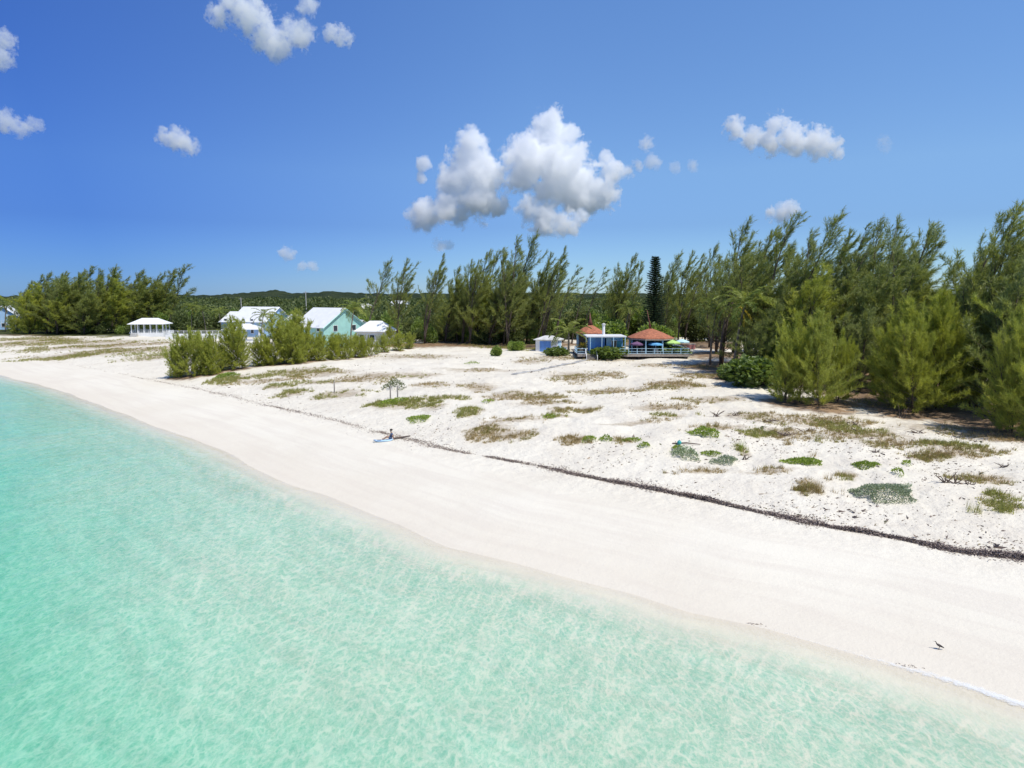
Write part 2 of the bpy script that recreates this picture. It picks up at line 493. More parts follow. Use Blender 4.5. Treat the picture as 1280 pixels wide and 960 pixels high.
# the pale sandy lot far behind the bar
lotx, loty, _ = at(728, 384, 420)
veg = veg * (1 - np.clip(1.4 - np.hypot((GX - lotx) / 26, (GY - loty) / 90), 0, 1))
lx, ly, _ = at(95, 408, 232)
veg = veg * (1 - np.clip(1.4 - np.hypot((GX - lx) / 14, (GY - ly) / 10), 0, 1))
dune = np.clip((SD - 9) / 4, 0, 1)
stain = np.zeros_like(GX)
for cx, cy, rx, ry, n in GREEN + BROWN:
    X, Y, Z = P(cx, cy); wx = rx * 1.3 / FPX * Y
    wy = min(max((P(cx, cy - ry)[1] - P(cx, cy + ry)[1]) / 2 * 1.3, 0.4), 10.0)
    stain = np.maximum(stain, 0.8 * np.exp(-(((GX - X) / wx) ** 2 + ((GY - Y) / wy) ** 2) * 1.2))
nA, nR = GX.shape
idx = np.arange(nA * nR).reshape(nA, nR)
i2 = np.roll(idx, -1, axis=0)
F = np.stack([idx[:, :-1], idx[:, 1:], i2[:, 1:], i2[:, :-1]], -1).reshape(-1, 4)
cz = np.array([[0, 0, float(GZ[:, 0].mean())]])
V = np.concatenate([np.stack([GX, GY, GZ], -1).reshape(-1, 3), cz])
Fc = np.stack([np.full(nA, nA * nR), idx[:, 0], i2[:, 0]], -1)
at_ = lambda a: np.concatenate([a.ravel(), [0.0]])

gm, nt = new_mat('sand_ground')
pos = nt.nodes.new('ShaderNodeNewGeometry').outputs['Position']
sepz = N(nt, 'ShaderNodeSeparateXYZ', {0: pos}).outputs[2]
att = lambda k: N(nt, 'ShaderNodeAttribute', attribute_name=k).outputs['Fac']
big = NOISE(nt, pos, 0.09, 4.0, 0.6)
mid = NOISE(nt, pos, 0.9, 5.0, 0.65)
fine = NOISE(nt, pos, 6.0, 4.0, 0.6)
sand = MIX(nt, SMOOTH(nt, big, 0.35, 0.65), (0.705, 0.65, 0.54), (0.74, 0.69, 0.58))
# dune sand carries grey and brown organic specks
speck = M2(nt, 'MULTIPLY', SMOOTH(nt, NOISE(nt, pos, 2.3, 6.0, 0.72, 0.4), 0.56, 0.72), att('dune'))
speck = M2(nt, 'MULTIPLY', speck, M2(nt, 'ADD', M2(nt, 'MULTIPLY', SMOOTH(nt, NOISE(nt, pos, 0.16, 3.0, 0.6), 0.40, 0.62), 0.48), 0.06))
sand = MIX(nt, speck, sand, (0.36, 0.29, 0.22))
tram = M2(nt, 'MULTIPLY', SMOOTH(nt, NOISE(nt, pos, 0.35, 5.0, 0.68, 0.3), 0.40, 0.70), att('dune'))
sand = MIX(nt, M2(nt, 'MULTIPLY', tram, 0.34), sand, (0.53, 0.465, 0.385))
stn = SMOOTH(nt, M2(nt, 'ADD', att('stain'), M2(nt, 'MULTIPLY', M2(nt, 'SUBTRACT', NOISE(nt, pos, 1.2, 5.0, 0.7), 0.5), 1.1)), 0.30, 0.85)
sand = MIX(nt, M2(nt, 'MULTIPLY', stn, 0.75), sand, MIX(nt, fine, (0.24, 0.18, 0.11), (0.40, 0.31, 0.20)))
along = N(nt, 'ShaderNodeCombineXYZ', {0: M2(nt, 'MULTIPLY', att('sd'), 0.55), 1: M2(nt, 'MULTIPLY', N(nt, 'ShaderNodeSeparateXYZ', {0: pos}).outputs[0], 0.07)}).outputs[0]
sw = SMOOTH(nt, NOISE(nt, along, 1.6, 5.0, 0.62, 0.5), 0.42, 0.66)
sand = MIX(nt, M2(nt, 'MULTIPLY', sw, M2(nt, 'SUBTRACT', 0.34, M2(nt, 'MULTIPLY', att('dune'), 0.34))), sand, (0.60, 0.53, 0.45))
# damp sand just above the waterline
lev = M2(nt, 'ADD', sepz, M2(nt, 'MULTIPLY', M2(nt, 'SUBTRACT', NOISE(nt, pos, 0.25, 4.0, 0.6), 0.5), 0.55))
damp = M2(nt, 'MULTIPLY', SMOOTH(nt, lev, 0.55, 0.02), SMOOTH(nt, sepz, -0.12, 0.02))
sand = MIX(nt, M2(nt, 'MULTIPLY', damp, 0.5), sand, (0.64, 0.57, 0.465))
# fallen needles and soil below the trees, scrub soil further inland
lit = SMOOTH(nt, M2(nt, 'ADD', att('litter'), M2(nt, 'MULTIPLY', M2(nt, 'SUBTRACT', mid, 0.5), 0.9)), 0.30, 0.72)
soil = MIX(nt, SMOOTH(nt, NOISE(nt, pos, 0.5, 4.0, 0.6), 0.35, 0.65), (0.13, 0.080, 0.045), (0.27, 0.165, 0.085))
col = MIX(nt, M2(nt, 'MULTIPLY', lit, 0.92), sand, soil)
vg = SMOOTH(nt, M2(nt, 'ADD', att('veg'), M2(nt, 'MULTIPLY', M2(nt, 'SUBTRACT', NOISE(nt, pos, 0.06, 4.0, 0.6), 0.5), 0.8)), 0.25, 0.6)
turf = MIX(nt, SMOOTH(nt, mid, 0.35, 0.7), (0.030, 0.045, 0.014), (0.085, 0.085, 0.028))
col = MIX(nt, vg, col, turf)
bs = N(nt, 'ShaderNodeBsdfPrincipled', {'Base Color': col, 'Roughness': 0.95, 'Specular IOR Level': 0.1})
hgt = M2(nt, 'ADD', M2(nt, 'MULTIPLY', NOISE(nt, pos, 1.15, 4.5, 0.58), M2(nt, 'ADD', M2(nt, 'MULTIPLY', att('dune'), 0.72), 0.13)), M2(nt, 'MULTIPLY', fine, 0.06))
bp = N(nt, 'ShaderNodeBump', {'Height': hgt, 'Strength': 1.0, 'Distance': 0.30})
nt.links.new(bp.outputs[0], bs.inputs['Normal'])
out(nt, bs.outputs[0])
ground = obj_np('ground', V, [F, Fc], gm, smooth=True, attrs={'litter': at_(litter), 'veg': at_(veg), 'dune': at_(dune), 'stain': at_(stain), 'sd': at_(SD)})
tag(ground, kind='structure')

# ------------------------------------------------------------------ water
wa = np.concatenate([np.linspace(-180, -50, 50, endpoint=False), np.linspace(-50, 50, 360, endpoint=False), np.linspace(50, 180, 50, endpoint=False)])
wr = np.geomspace(2.0, 14000.0, 260)
A, RR = np.meshgrid(np.radians(wa), wr, indexing='ij')
WX, WY = RR * np.sin(A), RR * np.cos(A)
WSD = shore_dist(WX, WY)
n1, n2 = WX.shape
idx = np.arange(n1 * n2).reshape(n1, n2); i2 = np.roll(idx, -1, axis=0)
F = np.stack([idx[:, :-1], idx[:, 1:], i2[:, 1:], i2[:, :-1]], -1).reshape(-1, 4)
F = F[:, ::-1]
keep = WSD.ravel()[F].min(1) < 3.0
F = F[keep]
Fc = np.stack([i2[:, 0], idx[:, 0], np.full(n1, n1 * n2)], -1)
V = np.concatenate([np.stack([WX, WY, np.zeros_like(WX)], -1).reshape(-1, 3), [[0, 0, 0]]])
used = np.zeros(len(V), bool); used[F.ravel()] = True; used[Fc.ravel()] = True
remap = np.cumsum(used) - 1
sdv = np.concatenate([WSD.ravel(), [-20]])[used]
wm, nt = new_mat('sea_water')
pos = nt.nodes.new('ShaderNodeNewGeometry').outputs['Position']
sd = N(nt, 'ShaderNodeAttribute', attribute_name='sd').outputs['Fac']
mp = N(nt, 'ShaderNodeMapping', {'Vector': pos, 'Rotation': (0, 0, R(24)), 'Scale': (1.25, 0.72, 1.0)}).outputs[0]
warp = N(nt, 'ShaderNodeTexNoise', {'Vector': mp, 'Scale': 0.7, 'Detail': 3.0}).outputs[1]
wv = N(nt, 'ShaderNodeVectorMath', {0: mp, 1: N(nt, 'ShaderNodeVectorMath', {0: warp, 'Scale': 1.1}, operation='SCALE').outputs[0]}, operation='ADD').outputs[0]


def ridge(vec, s, det):
    n = NOISE(nt, vec, s, det, 0.55)
    return M2(nt, 'SUBTRACT', 1.0, M2(nt, 'ABSOLUTE', M2(nt, 'MULTIPLY', M2(nt, 'SUBTRACT', n, 0.5), 4.2)), True)


def web(vec, s, w):
    d = N(nt, 'ShaderNodeTexVoronoi', {'Vector': vec, 'Scale': s, 'Randomness': 1.0}, feature='DISTANCE_TO_EDGE').outputs['Distance']
    return SMOOTH(nt, d, w, 0.0)


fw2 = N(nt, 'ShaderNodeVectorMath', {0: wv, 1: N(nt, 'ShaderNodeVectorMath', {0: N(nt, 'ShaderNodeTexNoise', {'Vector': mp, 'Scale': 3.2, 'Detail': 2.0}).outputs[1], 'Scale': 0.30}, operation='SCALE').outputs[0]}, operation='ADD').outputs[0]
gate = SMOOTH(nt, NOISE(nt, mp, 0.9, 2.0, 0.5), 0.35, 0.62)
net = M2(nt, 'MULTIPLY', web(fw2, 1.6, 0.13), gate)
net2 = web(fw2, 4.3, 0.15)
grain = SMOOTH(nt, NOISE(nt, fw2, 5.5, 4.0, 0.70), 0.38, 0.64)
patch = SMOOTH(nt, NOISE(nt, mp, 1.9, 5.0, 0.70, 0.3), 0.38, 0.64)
lens = M2(nt, 'ADD', M2(nt, 'ADD', M2(nt, 'MULTIPLY', net, 0.62), M2(nt, 'MULTIPLY', net2, 0.22)), M2(nt, 'ADD', M2(nt, 'MULTIPLY', grain, 0.30), M2(nt, 'MULTIPLY', patch, 0.24)), True)  # painted caustic brightness, drawn from cell edges and noise
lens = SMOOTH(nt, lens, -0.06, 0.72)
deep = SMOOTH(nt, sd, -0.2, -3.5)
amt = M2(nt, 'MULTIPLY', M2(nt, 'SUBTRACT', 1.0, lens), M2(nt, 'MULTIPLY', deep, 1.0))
# caustic light and dark painted into the transparent colour of the flat sheet
caustic_tint = MIX(nt, amt, (1.0, 1.0, 1.0), (0.63, 0.855, 0.80))
swell = N(nt, 'ShaderNodeTexNoise', {'Vector': mp, 'Scale': 0.55, 'Detail': 5.0, 'Roughness': 0.62, 'Distortion': 0.5}).outputs[0]
lap = M2(nt, 'MULTIPLY', M2(nt, 'SINE', M2(nt, 'ADD', M2(nt, 'MULTIPLY', sd, 5.0), M2(nt, 'MULTIPLY', NOISE(nt, pos, 0.35, 3.0), 9.0))),
         M2(nt, 'MULTIPLY', SMOOTH(nt, sd, -9.0, -1.0), 0.12))
bp = N(nt, 'ShaderNodeBump', {'Height': M2(nt, 'ADD', swell, lap), 'Strength': 0.6, 'Distance': 0.28})
fr = N(nt, 'ShaderNodeFresnel', {'IOR': 1.33, 'Normal': bp.outputs[0]}).outputs[0]
tb = N(nt, 'ShaderNodeBsdfTransparent', {'Color': caustic_tint})
gb = N(nt, 'ShaderNodeBsdfGlossy', {'Color': (1, 1, 1, 1), 'Roughness': 0.10, 'Normal': bp.outputs[0]})
mx = N(nt, 'ShaderNodeMixShader', {0: M2(nt, 'MULTIPLY', fr, 0.6), 1: tb.outputs[0], 2: gb.outputs[0]})
va = N(nt, 'ShaderNodeVolumeAbsorption', {'Color': (0.0, 0.915, 0.77, 1), 'Density': 0.175})
out(nt, mx.outputs[0], va.outputs[0])
water = obj_np('water', V[used], [remap[F], remap[Fc]], wm, smooth=True, attrs={'sd': sdv})
tag(water, kind='structure')

# thin line of foam along the waterline
fm, nt = new_mat('foam')
pos = nt.nodes.new('ShaderNodeNewGeometry').outputs['Position']
cov = N(nt, 'ShaderNodeAttribute', attribute_name='cov').outputs['Fac']
n = NOISE(nt, pos, 4.0, 6.0, 0.75)
al = SMOOTH(nt, M2(nt, 'ADD', cov, M2(nt, 'SUBTRACT', n, 0.5)), 0.45, 0.85)
b = N(nt, 'ShaderNodeBsdfPrincipled', {'Base Color': (0.85, 0.86, 0.85, 1), 'Roughness': 0.6, 'Alpha': M2(nt, 'MULTIPLY', al, 0.72)})
out(nt, b.outputs[0])
pts = []
S = SHORE[3:-1]
for (ax, ay), (bx, by) in zip(S[:-1], S[1:]):
    L = math.hypot(bx - ax, by - ay); n = max(2, int(L / 0.35))
    for k in range(n): pts.append((ax + (bx - ax) * k / n, ay + (by - ay) * k / n))
pts = np.array(pts)
tn = np.gradient(pts, axis=0); tn /= np.linalg.norm(tn, axis=1)[:, None]
nr = np.stack([-tn[:, 1], tn[:, 0]], 1)
# slide every point to where the bed really crosses the sea level
offs = np.linspace(-4, 4, 81)
hh = height(pts[:, None, 0] + nr[:, None, 0] * offs, pts[:, None, 1] + nr[:, None, 1] * offs)
k0 = np.argmax(hh > 0.0, axis=1)
pts = pts + nr * offs[k0][:, None]
acr = np.array([-0.9, -0.5, -0.25, 0.0, 0.2, 0.4])
prof = np.array([0.0, 0.25, 0.75, 1.0, 0.6, 0.0])
FX = pts[:, None, 0] + nr[:, None, 0] * acr; FY = pts[:, None, 1] + nr[:, None, 1] * acr
FZ = np.maximum(height(FX, FY), 0.0) + 0.02
dist = np.hypot(pts[:, 0], pts[:, 1])
stren = np.clip(1.0 - (dist - 26) / 30, 0.5, 1.0) * (0.42 + 1.0 * (fbm(pts[:, 0], pts[:, 1], 0.13, 31, 2) + 0.25))
CV = np.clip(stren, 0, 1)[:, None] * prof[None]
n1, n2 = FX.shape; idx = np.arange(n1 * n2).reshape(n1, n2)
F = np.stack([idx[:-1, :-1], idx[:-1, 1:], idx[1:, 1:], idx[1:, :-1]], -1).reshape(-1, 4)
foam = obj_np('foam', np.stack([FX, FY, FZ], -1).reshape(-1, 3), F, fm, smooth=True, attrs={'cov': CV.ravel()})
tag(foam, 'thin broken line of white foam along the water edge', 'foam', kind='stuff')

# ------------------------------------------------------------------ hills on the horizon
hm, nt = new_mat('wooded_hills')
pos = nt.nodes.new('ShaderNodeNewGeometry').outputs['Position']
c = MIX(nt, SMOOTH(nt, NOISE(nt, pos, 0.012, 8.0, 0.7), 0.38, 0.66), (0.022, 0.036, 0.018), (0.062, 0.078, 0.034))
b = N(nt, 'ShaderNodeBsdfPrincipled', {'Base Color': c, 'Roughness': 0.95, 'Specular IOR Level': 0.05})
bp = N(nt, 'ShaderNodeBump', {'Height': NOISE(nt, pos, 0.05, 6.0, 0.75), 'Strength': 1.0, 'Distance': 12.0})
nt.links.new(bp.outputs[0], b.inputs['Normal']); out(nt, b.outputs[0])
RID = [(-700, 371), (-300, 369), (-40, 371), (10, 370), (60, 369), (130, 367), (172, 364.5), (210, 367), (245, 369.5), (285, 367), (322, 365), (345, 362.5), (370, 366.5),
       (392, 366), (412, 364), (440, 366), (480, 367), (540, 366.5), (610, 368), (700, 366), (780, 367), (900, 368), (1100, 366), (1300, 368), (1900, 370)]
hx = np.arange(-700, 1900, 3.0)
hp = np.interp(hx, [p[0] for p in RID], [p[1] for p in RID]) + 0.9 * fbm(hx, hx * 0, 0.11, 40, 3)
Yr = 2300.0
a, bb = ray(hx, hp)
rows = []
for t, dy in ((0.0, -900), (0.35, -620), (0.62, -400), (0.85, -180), (1.0, 0), (0.7, 500), (0.0, 1200)):
    Yk = Yr + dy
    zt = (CAM_H + bb * Yr - 4.0) * t + 4.0 + (3.0 * fbm(hx, hx * 0 + dy, 0.2, 44, 3) * (0.3 + t) if t > 0 else -3)
    rows.append(np.stack([a * Yk, np.full_like(hx, Yk), zt], -1))
V = np.stack(rows, 0); n1, n2 = V.shape[:2]; idx = np.arange(n1 * n2).reshape(n1, n2)
F = np.stack([idx[:-1, :-1], idx[:-1, 1:], idx[1:, 1:], idx[1:, :-1]], -1).reshape(-1, 4)
hills = obj_np('hills', V.reshape(-1, 3), F, hm, smooth=True); tag(hills, kind='structure')


# ------------------------------------------------------------------ clouds: real volumes kilometres away
def cloud(label, lobes, D=4200.0, dens=0.020, amp=1.2, feat=80.0, thr=0.07, seed=0, group='clouds in the blue sky', flat=0.8):
    rnd = random.Random(seed)
    fine = 0.95
    if dens < 0.02 or len(lobes) < 9: amp, feat, fine, thr = 1.7, feat * 0.8, 1.25, thr + 0.06
    L = []
    for px, py, r in lobes:
        x, y, z = at(px, py, D)
        L.append((x, y + rnd.uniform(-0.4, 0.4) * r * D / FPX, z, r * D / FPX))
    cx = sum(l[0] for l in L) / len(L); cy = sum(l[1] for l in L) / len(L); cz_ = sum(l[2] for l in L) / len(L)
    L = [(x - cx, y - cy, z - cz_, r) for x, y, z, r in L]
    bm = bmesh.new()
    for x, y, z, r in L:
        bmesh.ops.create_icosphere(bm, subdivisions=2, radius=r * 1.38, matrix=Matrix.Translation((x, y, z)))
    me = bpy.data.meshes.new('cloud'); bm.to_mesh(me); bm.free()
    o = bpy.data.objects.new('cloud', me); o.location = (cx, cy, cz_); link(o)
    md = o.modifiers.new('r', 'REMESH'); md.mode = 'VOXEL'; md.voxel_size = max(6.0, min(l[3] for l in L) * 0.35)
    dg = bpy.context.evaluated_depsgraph_get()
    me2 = bpy.data.meshes.new_from_object(o.evaluated_get(dg)); o.modifiers.clear(); o.data = me2; me2.name = 'cloud'
    m, nt = new_mat('cloud_vapour')
    tc = nt.nodes.new('ShaderNodeTexCoord').outputs['Object']
    f = None
    for x, y, z, r in L:
        d = N(nt, 'ShaderNodeVectorMath', {0: tc, 1: (x, y, z)}, operation='DISTANCE').outputs['Value']
        v = N(nt, 'ShaderNodeMath', {0: d, 1: -1.0 / r, 2: 1.0}, operation='MULTIPLY_ADD').outputs[0]
        f = v if f is None else N(nt, 'ShaderNodeMath', {0: f, 1: v, 2: 0.15}, operation='SMOOTH_MAX').outputs[0]
    off = N(nt, 'ShaderNodeVectorMath', {0: tc, 1: (seed * 371.0, seed * 93.0, seed * 57.0)}, operation='ADD').outputs[0]
    n = NOISE(nt, off, 1.0 / feat, 6.0, 0.58, 0.25)
    f = M2(nt, 'ADD', f, M2(nt, 'MULTIPLY', M2(nt, 'SUBTRACT', n, 0.5), amp * 2))
    n2 = NOISE(nt, off, 3.6 / feat, 5.0, 0.62, 0.4)
    f = M2(nt, 'ADD', f, M2(nt, 'MULTIPLY', M2(nt, 'SUBTRACT', n2, 0.5), fine))
    dn = M2(nt, 'MULTIPLY', SMOOTH(nt, f, thr, thr + 0.22), dens)
    vs = N(nt, 'ShaderNodeVolumeScatter', {'Color': (1, 1, 1, 1), 'Density': dn, 'Anisotropy': 0.0})
    out(nt, None, vs.outputs[0]); me2.materials.clear(); me2.materials.append(m)
    m.cycles.volume_step_rate = 0.22
    tag(o, label, 'cloud', group)
    return o


cloud('big left tower of the bright cumulus pair, knobbly head over a broad base',
      [(590, 178, 19), (588, 200, 27), (572, 228, 28), (604, 222, 30), (602, 248, 28), (560, 260, 22), (530, 268, 22), (575, 268, 16), (529, 207, 12), (527, 222, 9), (624, 262, 14)], seed=1)
cloud('biggest white cumulus, tall right tower with a wide ragged skirt to its right',
      [(688, 157, 23), (683, 180, 30), (662, 204, 32), (700, 212, 36), (726, 236, 32), (752, 242, 22), (658, 176, 14), (712, 168, 15), (764, 214, 17), (757, 196, 10), (650, 222, 20), (690, 238, 26)], seed=2)
cloud('low flat puff hanging just under the biggest cumulus', [(662, 262, 17), (680, 274, 22), (705, 280, 18), (724, 272, 11)], seed=3, D=4100)
cloud('small loose wisps just right of the biggest cumulus', [(806, 180, 10), (796, 208, 9), (816, 203, 11), (782, 214, 10)], seed=4, dens=0.012)
cloud('long white cloud alone in the right half of the sky', [(920, 160, 14), (940, 172, 15), (965, 176, 17), (972, 154, 15), (995, 172, 20), (1022, 176, 19), (1038, 184, 15)], seed=5, dens=0.02)
cloud('round puff low behind the right hand tree tops', [(975, 266, 13), (988, 262, 12), (965, 264, 8)], seed=6, dens=0.02)
cloud('ragged bright cloud near the top edge left of centre', [(296, 8, 20), (318, 22, 24), (330, 44, 20), (352, 56, 18), (372, 42, 20), (276, 20, 15), (345, 66, 13), (385, 6, 13)], seed=7, dens=0.014, feat=75)
cloud('tiny bright tuft right of the ragged top cloud', [(416, 42, 11), (428, 44, 12)], seed=8, dens=0.016, feat=60)
cloud('small arrowhead cloud in the left part of the sky', [(208, 171, 12), (222, 174, 15), (236, 182, 13)], seed=9, dens=0.016, feat=60)
cloud('cloud scrap cut by the left edge higher up', [(2, 50, 14), (3, 72, 14)], seed=10, dens=0.014, feat=60)
cloud('pair of faint tufts at the left edge lower down', [(6, 152, 16), (40, 155, 11), (22, 158, 12)], seed=11, dens=0.010, feat=60)
cloud('tiny white puff low in the sky over the white hip roof, upper one', [(358, 317, 10), (365, 317, 7)], seed=12, dens=0.014, feat=60)
cloud('tiny flat puff low in the sky over the turquoise house, lower one', [(378, 333, 8), (390, 333, 8)], seed=13, dens=0.012, feat=60)
cloud('small thin puff low below the left cumulus tower', [(550, 307, 9), (560, 307, 8)], seed=14, dens=0.012, feat=60)
cloud('pale little streak between the wisps and the long cloud', [(845, 208, 8), (866, 208, 8)], seed=15, dens=0.008, feat=60)
cloud('faint tuft beside the right end of the long cloud', [(1104, 178, 9), (1106, 186, 7)], seed=16, dens=0.005, feat=60)
# ------------------------------------------------------------------ foliage built leaf by leaf (numpy)
def unit(v):
    return v / np.maximum(np.linalg.norm(v, axis=-1, keepdims=True), 1e-9)


def needles(base, d, length, width, rng):
    """long thin triangles"""
    side = unit(np.cross(d, rng.normal(size=d.shape)))
    a = base + side * width[:, None] * 0.5
    b = base - side * width[:, None] * 0.5
    c = base + d * length[:, None]
    V = np.stack([a, b, c], 1).reshape(-1, 3)
    return V, np.arange(len(V)).reshape(-1, 3)


def leaves(base, d, length, width, rng):
    """pointed four-cornered leaves"""
    side = unit(np.cross(d, rng.normal(size=d.shape)))
    m = base + d * length[:, None] * 0.45
    V = np.stack([base, m + side * width[:, None] * 0.5, base + d * length[:, None], m - side * width[:, None] * 0.5], 1).reshape(-1, 3)
    return V, np.arange(len(V)).reshape(-1, 4)


def spine(p0, p1, sag, n, rng, jit):
    t = np.linspace(0, 1, n)[:, None]
    p = p0 + (p1 - p0) * t + np.array([0, 0, 1.0]) * sag * (t ** 2)
    p[1:] += rng.normal(size=(n - 1, 3)) * jit
    return p


def casuarina(seed, H, lean, nb, crown_lo, spread, stems, twig_n, need_n, need_l, need_w, up=0.55, tuft=1.0, trunk_r=None, wind=0.55, fan=0.11, low=0.2, plume=0.42, el0=(0.25, 0.75), skirt=0.0):
    """windswept feathery tree: trunk mesh and crown mesh, H metres high"""
    rng = np.random.default_rng(seed)
    mb = MB(); BV = []; BD = []; TI = []
    trunk_r = trunk_r or 0.011 * H + 0.03
    for s in range(stems):
        top = np.array([lean * H, 0, H]) * (1.0 if s == 0 else rng.uniform(0.72, 0.93))
        if s: top[:2] += rng.normal(size=2) * H * fan
        n = 9
        t = np.linspace(0, 1, n)
        st = np.zeros(3) if s == 0 else np.array([lean * H * 0.02, 0, H * rng.uniform(0.02, 0.2) * low / 0.2])
        tr = st + (top - st) * np.stack([t ** 1.35, t, t], 1)
        tr[:, :2] += np.cumsum(rng.normal(size=(n, 2)), 0) * H * 0.006
        tr[0] = st
        mb.tube([tuple(p) for p in tr], list(trunk_r * (0.75 if s else 1.0) * (1 - t * 0.93)), 6)
        m = int(nb * (1.0 if s == 0 else 0.6))
        for i in range(m):
            u = crown_lo + (1 - crown_lo) * (i + rng.random()) / m
            u = min(u, 0.985)
            k = u * (n - 1); k0 = int(k); p0 = tr[k0] + (tr[min(k0 + 1, n - 1)] - tr[k0]) * (k - k0)
            q = (u - crown_lo) / (1 - crown_lo)
            L = H * spread * (0.35 + 1.0 * math.sin(math.pi * min(1, 0.16 + q * 0.80)) ** 0.9) * rng.uniform(0.55, 1.15)
            L *= (1 - 0.45 * q) * (1.45 if rng.random() < 0.12 else 1.0)
            az = rng.uniform(0, 2 * math.pi)
            el = rng.uniform(*el0) * (1.0 - skirt * (1 - q) ** 2) + up * q
            d = np.array([math.cos(az) * math.cos(el) + wind * (0.25 + 0.55 * q), math.sin(az) * math.cos(el), math.sin(el)])
            d = d / np.linalg.norm(d)
            p1 = p0 + d * L
            br = spine(p0, p1, L * rng.uniform(0.05, 0.22), 5, rng, L * 0.025)
            r0 = max(0.012, trunk_r * 0.30 * (1 - u * 0.7))
            mb.tube([tuple(p) for p in br], [r0, r0 * 0.8, r0 * 0.6, r0 * 0.35, r0 * 0.12], 3, caps=False)
            nt_ = max(4, int(L * twig_n))
            tt = 0.18 + 0.82 * rng.random(nt_) ** 0.8
            kk = tt * 4; j0 = np.minimum(kk.astype(int), 3)
            bp_ = br[j0] + (br[j0 + 1] - br[j0]) * (kk - j0)[:, None]
            td = unit(unit(br[j0 + 1] - br[j0]) * 0.75 + rng.normal(size=(nt_, 3)) * plume + np.array([0.30 * wind / 0.55, 0, 0.32]))
            tl = rng.uniform(0.045, 0.085, nt_) * H * 0.75 * tuft
            # a thin shoot with needles along it
            f = rng.random((nt_, need_n)) ** 0.8
            b = bp_[:, None] + td[:, None] * (tl[:, None] * f)[..., None]
            nd = unit(td[:, None] * 0.95 + rng.normal(size=(nt_, need_n, 3)) * 0.45 + np.array([0.10, 0, -0.02]))
            BV.append(b.reshape(-1, 3)); BD.append(nd.reshape(-1, 3))
            TI.append(np.repeat(np.clip(rng.normal(0.5, 0.25, nt_) + rng.normal(0, 0.15), 0, 1), need_n))
    B = np.concatenate(BV); D = np.concatenate(BD); T = np.concatenate(TI)
    ln = rng.uniform(0.7, 1.3, len(B)) * need_l; wd = rng.uniform(0.7, 1.3, len(B)) * need_w
    V, F = needles(B, D, ln, wd, rng)
    return mb, V, F, np.repeat(T, 3)


PROTO = {}


def proto(key, name, made, leaf, bark='bark'):
    mb, V, F, T = made
    root = empty(name, (0, 0, -500))
    mb.build('trunk', M_[bark], root, smooth=True)
    obj_np('crown', V, F, M_[leaf], root, tint=T)
    PROTO.setdefault(key, []).append([root, False])


H0 = 20.0
for s in range(8):
    proto('tall', 'casuarina_tree', casuarina(10 + s, H0, LEAN_OF('tall', s), (38, 46, 32, 48, 36, 40, 34, 46)[s], (0.10, 0.16, 0.24, 0.12, 0.30, 0.14, 0.22, 0.10)[s],
                                              (0.20, 0.18, 0.22, 0.17, 0.20, 0.23, 0.18, 0.21)[s], (2, 3, 2, 3, 1, 2, 3, 2)[s], 5.2, 15, 0.52, 0.050, tuft=0.92, plume=0.27, el0=(0.35, 0.95), wind=0.45 + 0.08 * (s % 4)), 'needle')
for s in range(4):
    proto('mid', 'casuarina_tree', casuarina(30 + s, 14.0, LEAN_OF('mid', s), 50, 0.03, 0.25, 3, 6.0, 14, 0.46, 0.045, tuft=1.0, plume=0.32, el0=(0.30, 0.95), skirt=0.35), 'needle_young' if s == 0 else 'needle')
for s in range(2):
    proto('thin', 'casuarina_tree', casuarina(50 + s, 13.0, LEAN_OF('thin', s), 22, 0.35, 0.22, 1, 3.0, 11, 0.50, 0.045, wind=1.1, plume=0.28, tuft=0.8), 'needle')
for s in range(5):
    proto('young', 'young_casuarina', casuarina(70 + s, 7.5, LEAN_OF('young', s), 40 if s < 3 else 44, 0.0, 0.36, (6, 5, 7, 6, 8)[s], 8.5, 13, 0.36, 0.028, up=0.55, tuft=1.0, trunk_r=0.05, wind=0.20, fan=0.24, low=0.03, plume=0.27 if s < 3 else 0.36, el0=(0.45, 1.15) if s < 3 else (0.15, 0.95), skirt=0.85 if s < 3 else 1.0), 'needle_young')
PROTO_H = {'tall': 20.0, 'mid': 14.0, 'thin': 13.0, 'young': 7.5}
rt = random.Random(11)


def place(key, x, y, z, h, w, label, cat, group, rz=None, i=None):
    lst = PROTO[key]
    e = lst[rt.randrange(len(lst)) if i is None else i % len(lst)]
    if not e[1]:
        o = e[0]; e[1] = True
    else:
        o = copy_tree(e[0])
    s = h / PROTO_H[key]
    o.location = (x, y, z - 0.08)
    o.rotation_euler = (0, 0, rt.uniform(-0.5, 0.5) if rz is None else rz)
    o.scale = (s * w, s * w * rt.choice((-1, 1)) if key != 'palm' else s * w, s)
    return tag(o, label, cat, group)


